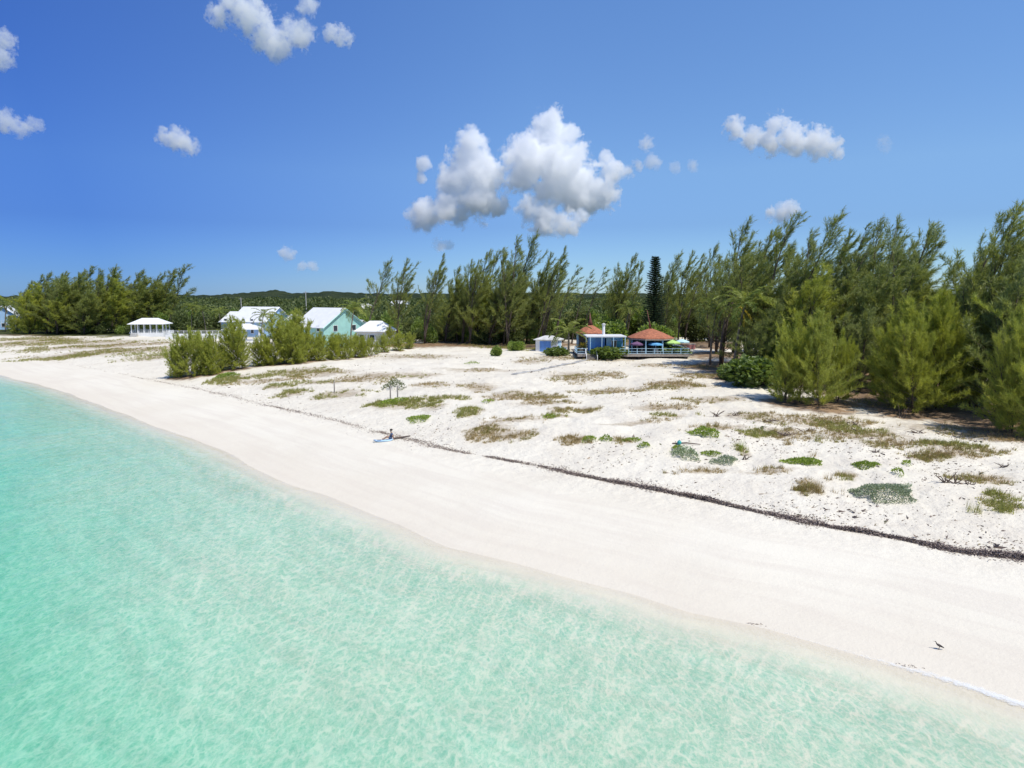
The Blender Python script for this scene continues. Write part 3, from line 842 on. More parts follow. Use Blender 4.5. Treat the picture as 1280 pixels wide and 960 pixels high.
SPECIAL = {(1272, 258): 'tallest casuarina at the right edge of the photo, its tip highest of the grove',
           (930, 276): 'outermost tall casuarina of the right grove, open feathery crown standing clear above the palms',
           (985, 272): 'high casuarina tip in front of the small round cloud above the right grove',
           (642, 296): 'highest casuarina of the middle clump, broad dark crown with two leaning tips',
           (666, 298): 'tall casuarina leaning right, just right of the highest one in the middle clump',
           (484, 328): 'slim casuarina at the far left end of the middle clump',
           (508, 325): 'second slim casuarina from the left end of the middle clump, bent over to the right',
           (552, 320): 'thin open casuarina standing alone between the slim pair and the dense middle clump',
           (704, 312): 'casuarina with two swept plumes at the right end of the middle clump',
           (738, 344): 'thin see-through casuarina slanting right over the pale sandy lot',
           (224, 332): 'casuarina with long limb reaching right at the right end of the left point grove',
           (206, 336): 'tall casuarina behind the white pavilion, next to the one with the reaching limb',
           (32, 352): 'low outermost casuarina at the left end of the left point grove',
           (778, 330): 'thin casuarina first from the left in the row behind the beach bar',
           (896, 308): 'casuarina at the right end of the row behind the bar, above the palms',
           (1128, 272): 'highest casuarina in the middle of the right grove'}
for i, (kind, x, y, z, h, w) in enumerate(TREE_POS):
    px, py = TREES[i][1], TREES[i][2]
    if (px, py) in SPECIAL:
        lab, grp = SPECIAL[(px, py)], 'casuarina trees around the beach'
    elif px > 910 and kind == 'tall' and y < 113:
        lab, grp = 'tall windswept casuarina in the skyline row of the right grove', 'skyline casuarinas of the right grove'
    elif px > 910 and kind == 'tall':
        lab, grp = 'casuarina half hidden behind the skyline row of the right grove', 'rear casuarinas of the right grove'
    elif kind == 'mid':
        lab, grp = 'bushy mid height casuarina filling the right grove below the skyline', 'middle casuarinas of the right grove'
    elif px > 760:
        lab, grp = 'slender casuarina in the row behind the beach bar', 'casuarinas behind the beach bar'
    elif kind == 'thin':
        lab, grp = 'thin see-through casuarina bent right beside the middle clump', 'thin casuarinas beside the middle clump'
    elif px > 400:
        lab, grp = 'dark casuarina inside the dense middle clump', 'casuarinas of the middle clump'
    else:
        lab, grp = 'dense casuarina inside the grove on the left point', 'casuarinas of the left point'
    place(kind, x, y, z, h, w, lab, 'tree', grp, i=i)

YSPEC = {(1005, 402): 'bright green young casuarina bush standing forward on the sand, left end of the right grove',
         (1180, 378): 'tallest bright green young casuarina bush in front of the right grove',
         (236, 414): 'round yellow-green casuarina bush nearest the sea on the left beach',
         (290, 400): 'darker upright casuarina bush second along the left bush bank',
         (340, 397): 'tall casuarina bush in the middle of the left bush bank below the blue house',
         (372, 393): 'tall casuarina bush in the left bush bank below the turquoise house',
         (1278, 400): 'casuarina bush cut by the right edge of the photo'}
for i, (x, y, z, h, w) in enumerate(YOUNG_POS):
    px, py = YOUNG[i][0], YOUNG[i][1]
    if (px, py) in YSPEC: lab, grp = YSPEC[(px, py)], 'young casuarina bushes along the sand'
    elif px > 900: lab, grp = 'smaller young casuarina crowded round the big bushes on the right', 'young casuarinas in front of the right grove'
    elif px < 60: lab, grp = 'low dark casuarina bush at the foot of the left point grove', 'bushes of the left point'
    elif px < 520: lab, grp = 'young casuarina bush in the green bank left of the sand clearing', 'left bush bank'
    else: lab, grp = 'young casuarina under the middle clump of trees', 'young casuarinas under the middle clump'
    place('young', x, y, z, h, w, lab, 'bush', grp, rz=rt.uniform(0, 6.28), i=(3 + i % 2 if px < 520 and i % 4 else i % 3))


# ------------------------------------------------------------------ Norfolk pine, palms, broad-leaved shrubs
def norfolk(seed, H):
    rng = np.random.default_rng(seed); mb = MB()
    mb.tube([(0, 0, 0), (0, 0, H * 0.5), (0, 0, H)], [0.28, 0.17, 0.02], 7)
    B, D, T = [], [], []
    for w in range(40):
        u = 0.06 + 0.93 * w / 40; L = (1 - u) ** 0.62 * H * 0.150 + 0.25
        for k in range(11):
            az = k * 2 * math.pi / 11 + w * 0.7 + rng.normal() * 0.12
            d = np.array([math.cos(az), math.sin(az), 0.12 + 0.25 * u]); L2 = L * rng.uniform(0.6, 1.15)
            p0 = np.array([0, 0, u * H]); mb.tube([tuple(p0), tuple(p0 + d * L2)], [0.04, 0.01], 3, caps=False)
            t = rng.random(46)
            B.append(p0 + d * (t * L2)[:, None]); side = np.array([-d[1], d[0], 0])
            D.append(unit(d * 0.6 + side * rng.choice([-1, 1], 46)[:, None] * rng.uniform(0.2, 0.9, 46)[:, None] + np.array([0, 0, 0.3]) + rng.normal(size=(46, 3)) * 0.25))
            T.append(np.full(46, rng.random()))
    B = np.concatenate(B); D = np.concatenate(D); T = np.concatenate(T)
    V, F = needles(B, D, rng.uniform(0.35, 0.7, len(B)), np.full(len(B), 0.11), rng)
    return mb, V, F, np.repeat(T, 3)


x, y, zt = at(819.5, 319, 146); g = gz(x, y)
proto('norfolk', 'norfolk_pine', norfolk(3, zt - g), 'norfolk')
o = PROTO['norfolk'][0][0]; o.location = (x, y, g - 0.1); tag(o, 'dark narrow conical pine with level branch tiers behind the beach bar', 'tree')


def palm(seed, H, nf=17, L=3.6, bend=0.12):
    rng = np.random.default_rng(seed); mb = MB(); t = np.linspace(0, 1, 8)
    ph = rng.uniform(0, 6.28)
    cx = np.stack([bend * H * t ** 2 * math.cos(ph), bend * H * t ** 2 * math.sin(ph), H * t], 1)
    mb.tube([tuple(p) for p in cx], list(0.17 - 0.07 * t), 8)
    B, D, LN, T = [], [], [], []
    top = cx[-1]
    rib = MB()
    for k in range(nf):
        az = k * 2.39996 + rng.normal() * 0.15; el = 1.30 - 1.35 * (k / nf) + rng.normal() * 0.08
        Lf = L * rng.uniform(0.85, 1.1); n = 10; p = top.copy(); pts = [p.copy()]; e = el
        for j in range(n):
            e -= 0.085 + 0.014 * j
            p = p + np.array([math.cos(az) * math.cos(e), math.sin(az) * math.cos(e), math.sin(e)]) * Lf / n; pts.append(p.copy())
        pts = np.array(pts); rib.tube([tuple(q) for q in pts], list(np.linspace(0.03, 0.006, n + 1)), 3, caps=False)
        m = 64; u = np.linspace(0.10, 0.99, m); kk = u * n; j0 = np.minimum(kk.astype(int), n - 1)
        b = pts[j0] + (pts[j0 + 1] - pts[j0]) * (kk - j0)[:, None]; td = unit(pts[j0 + 1] - pts[j0])
        side = np.array([-math.sin(az), math.cos(az), 0]) * np.where(np.arange(m) % 2, 1, -1)[:, None]
        B.append(b); D.append(unit(td * 0.65 + side * 0.8 + np.array([0, 0, -0.22]) + rng.normal(size=(m, 3)) * 0.12))
        LN.append(Lf * 0.21 * np.sin(math.pi * (0.12 + 0.80 * u)) ** 0.7); T.append(np.full(m, rng.random()))
    B = np.concatenate(B); D = np.concatenate(D); LN = np.concatenate(LN); T = np.concatenate(T)
    V, F = leaves(B, D, LN, np.full(len(B), 0.085), rng)
    Fv = np.array([f + (0,) * 0 for f in rib.f if len(f) == 4]); nv = len(V)
    V = np.concatenate([V, np.array([tuple(v) for v in rib.v])]); F2 = Fv + nv
    return mb, V, [F, F2], np.concatenate([np.repeat(T, 4), np.full(len(rib.v), 0.9)])


for s in range(4): proto('palm', 'coconut_palm', palm(90 + s, 7.0), 'palm', 'palm_bark')
PROTO_H['palm'] = 7.0
proto('palm_small', 'young_coconut_palm', palm(97, 3.0, 15, 3.3, 0.05), 'palm', 'palm_bark'); PROTO_H['palm_small'] = 3.0
for i, (px, py, Y, lab) in enumerate([
        (921, 380, 97, 'biggest coconut palm by the sand edge right of the beach bar, one frond turned yellow'),
        (890, 388, 112, 'coconut palm left of the biggest one at the right end of the bar clearing'),
        (906, 376, 112, 'dark coconut palm crown rising behind the biggest palm'),
        (782, 386, 150, 'coconut palm in the shade of the trees above the bar terrace'),
        (938, 392, 116, 'coconut palm tucked behind the biggest palm on its right'),
        (256, 388, 205, 'coconut palm right of the white beach pavilion among the garden trees'),
        (276, 390, 200, 'coconut palm left of the white roofed gazebo'),
        (214, 392, 214, 'coconut palm directly behind the white beach pavilion'),
        (238, 384, 225, 'taller coconut palm in the dark garden trees left of the blue house'),
        (325, 394, 165, 'coconut palm in front of the blue house gable, left of two'),
        (346, 397, 160, 'coconut palm in front of the blue house gable, right of two'),
        (437, 386, 150, 'coconut palm at the right corner of the turquoise house'),
        (4, 382, 225, 'coconut palm beside the veranda at the left edge')]):
    x, y, zt = at(px, py, Y); g = gz(x, y)
    place('palm', x, y, g, zt - g, 0.95, lab, 'palm tree', 'coconut palms', rz=rt.uniform(0, 6.28), i=i)
    if i == 0:
        rng = np.random.default_rng(5); B, D = [], []
        for az, e0 in ((0.15, -0.25), (-0.5, -0.75)):
            p = np.array([x, y, zt]); e = e0
            for j in range(26):
                e -= 0.04; p = p + np.array([math.cos(az) * math.cos(e), math.sin(az) * math.cos(e), math.sin(e)]) * 0.12
                for s_ in (-1, 1):
                    B.append(p.copy()); D.append(unit(np.array([[math.cos(az) * .6 - s_ * math.sin(az) * .6, math.sin(az) * .6 + s_ * math.cos(az) * .6, -0.8]]))[0])
        B, D = np.array(B), np.array(D); big_palm = bpy.data.objects[-1]
        V, F = leaves(B - np.array([x, y, zt]), D, np.full(len(B), 0.75), np.full(len(B), 0.12), rng)
        root = [o for o in bpy.data.objects if o.get('label', '').startswith('biggest coconut palm')][0]
        yf = obj_np('frond', V, F, M_['palm_yellow'], root, tint=rng.random(len(V)))
        k = 1.0 / root.scale[2]; yf.matrix_parent_inverse = Matrix.Identity(4)
        rz_ = root.rotation_euler[2]; yf.rotation_euler = (0, 0, -rz_); yf.scale = (1 / root.scale[0], 1 / root.scale[1], k)
        yf.location = Matrix.Rotation(-rz_, 4, 'Z') @ Vector((0, 0, (zt - g) * k)); yf["label"] = 'yellowed drooping frond'
x, y, zt = at(711, 415, 131); g = gz(x, y)
place('palm_small', x, y, g, zt - g, 1.0, 'short young coconut palm in front of the pale blue shed', 'palm tree', 'coconut palms', rz=0.4)
proto('palm_yel', 'young_coconut_palm', palm(99, 1.3, 11, 1.9, 0.02), 'palm_yellow', 'palm_bark'); PROTO_H['palm_yel'] = 1.3
x, y, _ = at(730, 432, 130); place('palm_yel', x, y, gz(x, y), 1.5, 1.0, 'small yellow leaved palm beside the bar steps', 'palm tree', 'coconut palms', rz=0.4)


def shrub(seed, rx, rz_, n, ll, lw, droop=0.1, lumps=9):
    """broad-leaved shrub: lumpy dome of separate leaves on a few stems"""
    rng = np.random.default_rng(seed); mb = MB()
    C = []
    for k in range(lumps):
        az = rng.uniform(0, 6.28); r = rx * 0.62 * math.sqrt(rng.random()); h = rz_ * rng.uniform(0.35, 0.74) * (1 - 0.4 * r / rx)
        c = np.array([r * math.cos(az), r * math.sin(az), h]); C.append((c, rng.uniform(0.26, 0.44) * rx))
        mb.tube([(0, 0, 0), tuple(c * 0.5 + np.array([0, 0, -0.1 * rz_])), tuple(c)], [0.05, 0.035, 0.012], 4, caps=False)
    ci = rng.integers(0, lumps, n); c = np.array([C[i][0] for i in ci]); r = np.array([C[i][1] for i in ci])
    dv = unit(rng.normal(size=(n, 3))); rr = r * (0.55 + 0.5 * rng.random(n) ** 0.5)
    B = c + dv * rr[:, None] * np.array([1, 1, rz_ / rx * 0.95]); B[:, 2] = np.maximum(B[:, 2], 0.03)
    D = unit(dv + rng.normal(size=(n, 3)) * 0.6 + np.array([0, 0, 0.25 - droop]))
    V, F = leaves(B, D, rng.uniform(0.7, 1.3, n) * ll, rng.uniform(0.7, 1.3, n) * lw, rng)
    V[:, 2] = np.maximum(V[:, 2], 0.0)
    tb = np.array([rng.random() for _ in range(lumps)])
    return mb, V, F, np.repeat(np.clip(tb[ci] * 0.5 + rng.random(n) * 0.5, 0, 1), 4)


PROTO_H.update({'broad': 3.0, 'grape': 2.0, 'bank': 4.5})
for s in range(3): proto('broad', 'broad_leaved_shrub', shrub(110 + s, 2.0, 3.0, 2600, 0.34, 0.19), 'broad')
for s in range(2): proto('grape', 'sea_grape_shrub', shrub(120 + s, 1.9, 2.0, 2600, 0.26, 0.24, lumps=12), 'grape')
for s in range(3): proto('bank', 'wild_shrub', shrub(130 + s, 3.0, 4.5, 3400, 0.42, 0.20, lumps=13), 'scrub' if s else 'broad')

for i, (px, py, top, Y, w, key, lab) in enumerate([
        (760, 441, 430, 124, 1.7, 'grape', 'glossy sea grape hedge in front of the blue bar building'),
        (840, 440, 432, 124, 1.6, 'grape', 'glossy sea grape hedge below the right end of the bar terrace'),
        (696, 442, 432, 128, 1.4, 'grape', 'dark green shrub at the foot of the short palm by the shed'),
        (940, 478, 446, 84, 1.35, 'grape', 'big dark sea grape at the corner of the right grove'),
        (920, 472, 452, 90, 0.95, 'grape', 'dark sea grape left of the big one at the right grove corner'),
        (962, 470, 450, 90, 1.3, 'grape', 'dark sea grape right of the big one, against the grove'),
        (645, 433, 424, 140, 1.2, 'broad', 'green shrub on the dune edge below the middle clump'),
        (622, 442, 432, 128, 1.2, 'broad', 'low olive shrub on the sand below the middle clump'),
        (770, 400, 396, 160, 1.0, 'broad', 'bright lime green shrub behind the flat roofed bar building'),
        (757, 402, 397, 150, 1.3, 'broad', 'bright lime green shrub right of the rear bar roof'),
        (820, 412, 404, 142, 1.3, 'broad', 'leafy shrub behind the front bar pavilion')]):
    x, y, zt = at(px, top, Y); g = gz(x, y)
    h = max(0.8, zt - g)
    place(key, x, y, g, h, w * (1.0 if key != 'grape' else 1.15), lab, 'shrub', 'broad-leaved shrubs', rz=rt.uniform(0, 6.28), i=i)

# shrub belt under and behind the trees
k = 0
for (x0, x1, Y0, Y1, tops, n, lab, grp) in [
        (455, 800, 172, 195, (386, 402), 34, 'wild green shrub in the undergrowth behind the middle clump', 'undergrowth behind the middle clump'),
        (500, 700, 160, 170, (402, 414), 14, 'low wild shrub at the foot of the middle clump', 'undergrowth at the foot of the middle clump'),
        (790, 960, 165, 190, (378, 400), 20, 'wild shrub in the shade behind the beach bar', 'undergrowth behind the beach bar'),
        (960, 1330, 88, 120, (380, 420), 22, 'shaded wild shrub at the foot of the right grove', 'undergrowth of the right grove'),
        (10, 200, 222, 240, (378, 398), 16, 'shaded wild shrub inside the left point grove', 'undergrowth of the left point'),
        (60, 190, 205, 212, (398, 406), 8, 'low dark shrub along the front of the left point grove', 'front shrubs of the left point'),
        (195, 480, 205, 260, (384, 397), 26, 'dark garden shrub among the white roofed houses', 'garden shrubs around the houses')]:
    for j in range(n):
        px = x0 + (x1 - x0) * (j + rs.random()) / n; Y = rs.uniform(Y0, Y1); top = rs.uniform(*tops)
        if 265 < px < 440 and lab.startswith('dark garden') and Y < 235: Y += 40
        x, y, zt = at(px, top, Y); g = gz(x, y)
        h = max(1.2, zt - g); place('bank', x, y, g, h, min(1.6, max(0.75, 3.8 / h)) , lab, 'shrub', grp, rz=rs.uniform(0, 6.28), i=k); k += 1

# ------------------------------------------------------------------ the far low forest: one uncountable mass
rng = np.random.default_rng(8)
nc = 5200
Yc = np.exp(rng.uniform(np.log(235), np.log(1500), nc)); Xc = rng.uniform(-0.82, 0.82, nc) * Yc
keep = (shore_dist(Xc, Yc) > 40) & ~((np.hypot((Xc - lotx) / 26, (Yc - loty) / 80)) < 1.0)
Yc, Xc = Yc[keep], Xc[keep]; nc = len(Yc); Zc = height(Xc, Yc)
hc = rng.uniform(3.0, 7.0, nc) * np.where(rng.random(nc) < 0.08, 1.5, 1.0); rc = hc * rng.uniform(0.5, 0.95, nc)
m = 110
dv = unit(rng.normal(size=(nc, m, 3))); dv[..., 2] = np.abs(dv[..., 2])
B = np.stack([Xc, Yc, Zc], 1)[:, None] + dv * (rc[:, None] * (0.75 + 0.35 * rng.random((nc, m))))[..., None] * np.array([1, 1, 0.0]) \
    + np.array([0, 0, 1.0]) * (hc[:, None] * (0.12 + 0.9 * dv[..., 2]))[..., None]
B = B.reshape(-1, 3); D = unit(dv.reshape(-1, 3) + rng.normal(size=(nc * m, 3)) * 0.7)
sz = np.repeat(0.55 + Yc / 520.0, m)
V, F = leaves(B, D, sz * rng.uniform(0.8, 1.4, nc * m), sz * 0.75, rng)
tw = np.repeat(np.repeat(rng.random(nc), m) * 0.7 + rng.random(nc * m) * 0.3, 4)
fw = obj_np('far_woodland', V, F, M_['scrub'], tint=tw); tag(fw, 'low dark forest stretching to the hills behind the houses', 'woodland', kind='stuff')
# ------------------------------------------------------------------ buildings
M_['white'] = plain('white_paint', (0.78, 0.78, 0.76), 0.5, 0.05, 1.5)
M_['white_roof'] = plain('white_roof_sheet', (0.80, 0.80, 0.79), 0.45, 0.05, 0.8)
M_['grey_roof'] = plain('weathered_white_roof', (0.60, 0.59, 0.56), 0.7, 0.2, 1.2)
M_['blue_wall'] = plain('bright_blue_board', (0.15, 0.37, 0.72), 0.6, 0.15, 1.5)
M_['blue_deep'] = plain('deep_blue_board', (0.12, 0.28, 0.64), 0.6, 0.15, 1.5)
M_['blue_pale'] = plain('pale_blue_paint', (0.38, 0.58, 0.76), 0.6, 0.1, 1.5)
M_['blue_post'] = plain('light_blue_post', (0.42, 0.62, 0.74), 0.55, 0.08, 2.0)
M_['turq'] = plain('turquoise_board', (0.34, 0.60, 0.55), 0.6, 0.08, 1.0)
M_['turq_dark'] = plain('dark_turquoise_board', (0.06, 0.27, 0.33), 0.6, 0.12, 1.0)
M_['house_blue'] = plain('light_blue_board', (0.36, 0.54, 0.74), 0.6, 0.08, 1.0)
M_['lilac_wall'] = plain('grey_blue_board', (0.34, 0.40, 0.52), 0.6, 0.08, 1.0)
M_['tile'] = plain('terracotta_shingle', (0.40, 0.145, 0.075), 0.8, 0.30, 2.5, 0.5)
M_['tile_old'] = plain('dark_red_shingle', (0.16, 0.065, 0.045), 0.85, 0.30, 2.5, 0.5)
M_['timber'] = plain('grey_timber', (0.33, 0.29, 0.25), 0.85, 0.25, 3.0, 0.3)
M_['timber_dark'] = plain('dark_timber', (0.07, 0.055, 0.045), 0.85, 0.25, 3.0)
M_['concrete'] = plain('pale_concrete', (0.50, 0.48, 0.44), 0.9, 0.15, 1.5)
M_['umb_blue'] = plain('sky_blue_canvas', (0.16, 0.47, 0.80), 0.8, 0.06)
M_['umb_green'] = plain('lime_canvas', (0.45, 0.68, 0.20), 0.8, 0.06)
M_['umb_purple'] = plain('purple_canvas', (0.17, 0.085, 0.17), 0.8, 0.06)
M_['umb_pale'] = plain('pale_aqua_canvas', (0.50, 0.70, 0.74), 0.8, 0.06)
M_['yellow'] = plain('yellow_paint', (0.75, 0.55, 0.06), 0.6, 0.05)
M_['red'] = plain('faded_red_paint', (0.32, 0.13, 0.12), 0.6, 0.1)
gmat, nt = new_mat('dark_window_glass')
out(nt, N(nt, 'ShaderNodeBsdfPrincipled', {'Base Color': (0.02, 0.03, 0.04, 1), 'Roughness': 0.08}).outputs[0]); M_['glass'] = gmat


def window(root, x, y, z, w, h, nrm, frame='white'):
    """frame standing proud of the wall, pane inside; nrm = outward angle about Z"""
    ca, sa = math.cos(nrm), math.sin(nrm)
    f = MB(); t = 0.09
    tx, ty = -sa, ca
    for dx, dz, sx, sz in ((0, h / 2, w + t, t), (0, -h / 2, w + t, t), (-w / 2, 0, t, h - t), (w / 2, 0, t, h - t)):
        f.box((x + tx * dx + ca * 0.03, y + ty * dx + sa * 0.03, z + dz), (sx, 0.1, sz), nrm + math.pi / 2)
    fo = f.build('window', M_[frame], root)
    MB().box((x + ca * 0.02, y + sa * 0.02, z), (w - t, 0.03, h - t), nrm + math.pi / 2).build('pane', M_['glass'], fo)


def door(root, x, y, z, w, h, nrm, mat='white'):
    ca, sa = math.cos(nrm), math.sin(nrm)
    d = MB().box((x + ca * 0.03, y + sa * 0.03, z + h / 2), (w, 0.08, h), nrm + math.pi / 2).build('door', M_[mat], root)
    MB().box((x + ca * 0.09 - sa * w * 0.36, y + sa * 0.09 + ca * w * 0.36, z + h * 0.48), (0.12, 0.05, 0.05), nrm + math.pi / 2).build('handle', M_['timber_dark'], d)


def gable_house(name, loc, yaw, L, W, eave, ridge, wall, roof, label, oh=0.5, wins=True, fascia='white'):
    """ridge along local X; the +X gable is the one that faces us"""
    root = empty(name, loc, yaw); tag(root, label, 'house')
    m = MB(); hx, hy = L / 2, W / 2
    m.add([(-hx, -hy, -1), (hx, -hy, -1), (hx, hy, -1), (-hx, hy, -1), (-hx, -hy, eave), (hx, -hy, eave), (hx, hy, eave), (-hx, hy, eave), (-hx, 0, ridge), (hx, 0, ridge)],
          [(0, 1, 5, 4), (1, 2, 6, 9, 5), (2, 3, 7, 6), (3, 0, 4, 8, 7), (4, 5, 9, 8), (6, 7, 8, 9), (3, 2, 1, 0)])
    m.build('wall', M_[wall], root)
    r = MB(); sl = (ridge - eave) / hy; t = 0.14; X = hx + oh
    for s in (-1, 1):
        y0, z0 = s * (hy + oh), eave - sl * oh
        vs = []
        for dz in (0.03, 0.03 + t):
            vs += [(-X, 0, ridge + dz), (X, 0, ridge + dz), (X, y0, z0 + dz), (-X, y0, z0 + dz)]
        r.add(vs, [(0, 1, 2, 3), (7, 6, 5, 4), (0, 4, 5, 1), (1, 5, 6, 2), (2, 6, 7, 3), (3, 7, 4, 0)])
    ro = r.build('roof', M_[roof], root)
    fs = MB()
    for s in (-1, 1):
        y0, z0 = s * (hy + oh), eave - sl * oh
        for xx in (-X - 0.03, X + 0.03):
            fs.tube([(xx, 0, ridge + 0.02), (xx, y0, z0 + 0.02)], 0.11, 4)
    fs.build('fascia', M_[fascia], ro)
    if wins:
        for yy in (-hy * 0.55, 0.0, hy * 0.55):
            window(root, hx, yy, 1.6, 1.1, 1.3, 0.0)
        if eave > 4:
            for yy in (-hy * 0.45, hy * 0.45): window(root, hx, yy, 4.3, 1.2, 1.3, 0.0)
        n = int(L / 3)
        for k in range(n):
            window(root, -hx + (k + 0.5) * L / n, -hy, 1.6, 1.1, 1.3, -math.pi / 2)
            if eave > 4: window(root, -hx + (k + 0.5) * L / n, -hy, 4.3, 1.1, 1.2, -math.pi / 2)
        door(root, hx, hy * 0.28, 0.2, 1.0, 2.1, 0.0)
    return root


def hip_roof(w, d, z, h, rl, t=0.12):
    """hipped roof w x d, ridge length rl along X"""
    m = MB(); a, b, c = w / 2, d / 2, rl / 2
    m.add([(-a, -b, z), (a, -b, z), (a, b, z), (-a, b, z), (-c, 0, z + h), (c, 0, z + h), (-a, -b, z - t), (a, -b, z - t), (a, b, z - t), (-a, b, z - t)],
          [(0, 1, 5, 4), (1, 2, 5), (2, 3, 4, 5), (3, 0, 4), (0, 6, 7, 1), (1, 7, 8, 2), (2, 8, 9, 3), (3, 9, 6, 0), (9, 8, 7, 6)])
    return m


def railing(pts, z0, h=0.95, bal=0.0, pr=0.045):
    m = MB()
    for (ax, ay), (bx, by) in zip(pts[:-1], pts[1:]):
        L = math.hypot(bx - ax, by - ay); n = max(1, round(L / 1.5)); a = math.atan2(by - ay, bx - ax)
        for k in range(n + 1):
            m.box((ax + (bx - ax) * k / n, ay + (by - ay) * k / n, z0 + h / 2), (pr * 2, pr * 2, h), a)
        for zz in (h + 0.03, 0.18) if bal else (h + 0.03, h * 0.5, 0.12):
            m.box(((ax + bx) / 2, (ay + by) / 2, z0 + zz), (L + pr, pr * 2.2, 0.06), a)
        if bal:
            for k in range(int(L / bal)):
                u = (k + 0.5) / int(L / bal)
                m.box((ax + (bx - ax) * u, ay + (by - ay) * u, z0 + h / 2 + 0.08), (0.035, 0.035, h - 0.2), a)
    return m


# --- white pavilion on the left beach
x, y, zt = at(189, 419, 196); g = gz(x, y)
px_m = 196 / FPX
root = empty('beach_pavilion', (x, y, g), R(6)); root.scale = (0.88, 0.88, 0.92); tag(root, 'open white pavilion with hipped roof and white posts on the left beach', 'pavilion')
Wd, Dp, fl = 10.6, 6.6, 1.0
MB().box((0, 0, fl / 2 - 0.5), (Wd - 0.4, Dp - 0.4, fl + 1.0)).build('base', M_['white'], root)
hip_roof(Wd + 0.8, Dp + 0.8, fl + 2.75, 1.75, 5.0).build('roof', M_['white_roof'], root)
for i in range(6):
    for s in (-1, 1):
        MB().box((-Wd / 2 + 0.5 + i * (Wd - 1.0) / 5, s * (Dp / 2 - 0.5), fl + 1.31), (0.24, 0.24, 2.62)).build('post', M_['white'], root)
for s in (-1, 1):
    MB().box((s * (Wd / 2 - 0.5), 0, fl + 1.31), (0.24, 0.24, 2.62)).build('post', M_['white'], root)
a_, b_ = Wd / 2 - 0.5, Dp / 2 - 0.5
railing([(-a_ + 2.2, -b_), (a_, -b_), (a_, b_), (-a_, b_), (-a_, -b_)], fl, 0.9, 0.28).build('railing', M_['white'], root)
st = MB()
for k in range(5): st.box((-a_ + 1.1, -b_ - 0.65 - k * 0.32, fl - 0.1 - k * 0.2 - 0.25), (2.0, 0.34, 0.5))
st.build('steps', M_['concrete'], root)
MB().tube([(-a_ + 0.1, -b_ - 0.3, fl + 0.9), (-a_ + 0.1, -b_ - 2.0, fl - 0.1)], 0.05, 5).build('handrail', M_['lilac_wall'], root)

# --- white terrace wall and railing between pavilion and gazebo
x, y, zt = at(252, 417, 186); g = gz(x, y)
root = empty('terrace', (x, y, g), R(4)); tag(root, 'low white terrace with white railing between pavilion and white gazebo', 'terrace')
MB().box((0, 0, 0.2), (17, 5.0, 2.0)).build('base', M_['white'], root)
railing([(-8.3, 2.3), (-8.3, -2.3), (8.3, -2.3), (8.3, 2.3)], 1.2, 1.0, 0.3).build('railing', M_['white'], root)
x, y, zt = at(305, 417, 176); g = gz(x, y)
root = empty('gazebo', (x, y, g), R(10)); tag(root, 'small white roofed gazebo half hidden behind the left bush bank', 'gazebo')
hip_roof(9.5, 6.5, 3.2, 1.35, 3.0).build('roof', M_['white_roof'], root)
for sx in (-1, 0, 1):
    for sy in (-1, 1): MB().box((sx * 4.2, sy * 2.8, 1.4), (0.26, 0.26, 3.4)).build('post', M_['white'], root)
MB().box((0, 0, 0.0), (9.0, 6.0, 0.5)).build('base', M_['white'], root)

# --- houses behind the left bushes
x, y, _ = at(327, 400, 196); g = gz(x, y)
b1 = gable_house('gabled_house', (x, y, g), R(-24), 12.5, 10.5, 4.3, 8.1, 'house_blue', 'white_roof', 'light blue house with big white gable roof behind the white gazebo')
x, y, _ = at(301, 400, 200); g = gz(x, y)
gable_house('side_wing', (x, y, g), R(-24), 7.0, 8.0, 4.2, 6.8, 'house_blue', 'white_roof', 'lower white roofed wing standing left of the light blue house')
x, y, _ = at(369, 398, 192); g = gz(x, y)
gable_house('cottage', (x, y, g), R(-50), 5.0, 3.6, 4.6, 5.9, 'turq', 'white_roof', 'narrow little white roofed building between the light blue and turquoise houses', oh=0.3)
x, y, _ = at(412, 405, 160); g = gz(x, y)
b2 = gable_house('gabled_house', (x, y, g), R(-36), 10.5, 12.0, 4.7, 8.7, 'turq', 'white_roof', 'turquoise two storey house with steep white gable roof', fascia='turq')
x, y, _ = at(446, 404, 165); g = gz(x, y)
gable_house('side_wing', (x, y, g), R(-52), 6.0, 6.0, 3.4, 5.6, 'lilac_wall', 'white_roof', 'grey blue gabled wing right of the turquoise house behind a palm')
x, y, _ = at(470, 407, 158); g = gz(x, y)
root = empty('cottage', (x, y, g), R(-10)); tag(root, 'low white cottage with pyramid like hipped roof right of the turquoise house', 'house')
MB().box((0, 0, 1.3), (7.2, 6.0, 3.6)).build('wall', M_['white'], root)
hip_roof(8.2, 7.0, 3.2, 2.3, 3.0).build('roof', M_['white_roof'], root)
for xx in (-2.3, 0.2): window(root, xx, -3.0, 1.8, 1.1, 1.2, -math.pi / 2)
door(root, 2.4, -3.0, 0.1, 1.0, 2.1, -math.pi / 2, 'lilac_wall')
x, y, _ = at(457, 384, 300); g = gz(x, y)
root = empty('cottage', (x, y, g), R(20)); tag(root, 'distant house of which only a cream roof shows above the garden trees', 'house')
MB().box((0, 0, 2.4), (8, 7, 6.0)).build('wall', M_['white'], root); hip_roof(9, 8, 5.5, 2.2, 3.5).build('roof', M_['grey_roof'], root)
x, y, _ = at(172, 388, 265); g = gz(x, y)
gable_house('cottage', (x, y, g), R(-40), 11, 8, 4.8, 7.8, 'white', 'white_roof', 'white house glimpsed between the trees of the left point grove', wins=False)
x, y, _ = at(8, 390, 240); g = gz(x, y)
h = gable_house('gabled_house', (x, y, g), R(-68), 9, 9, 4.6, 8.0, 'house_blue', 'white_roof', 'blue house with white roof and veranda at the left edge of the photo')
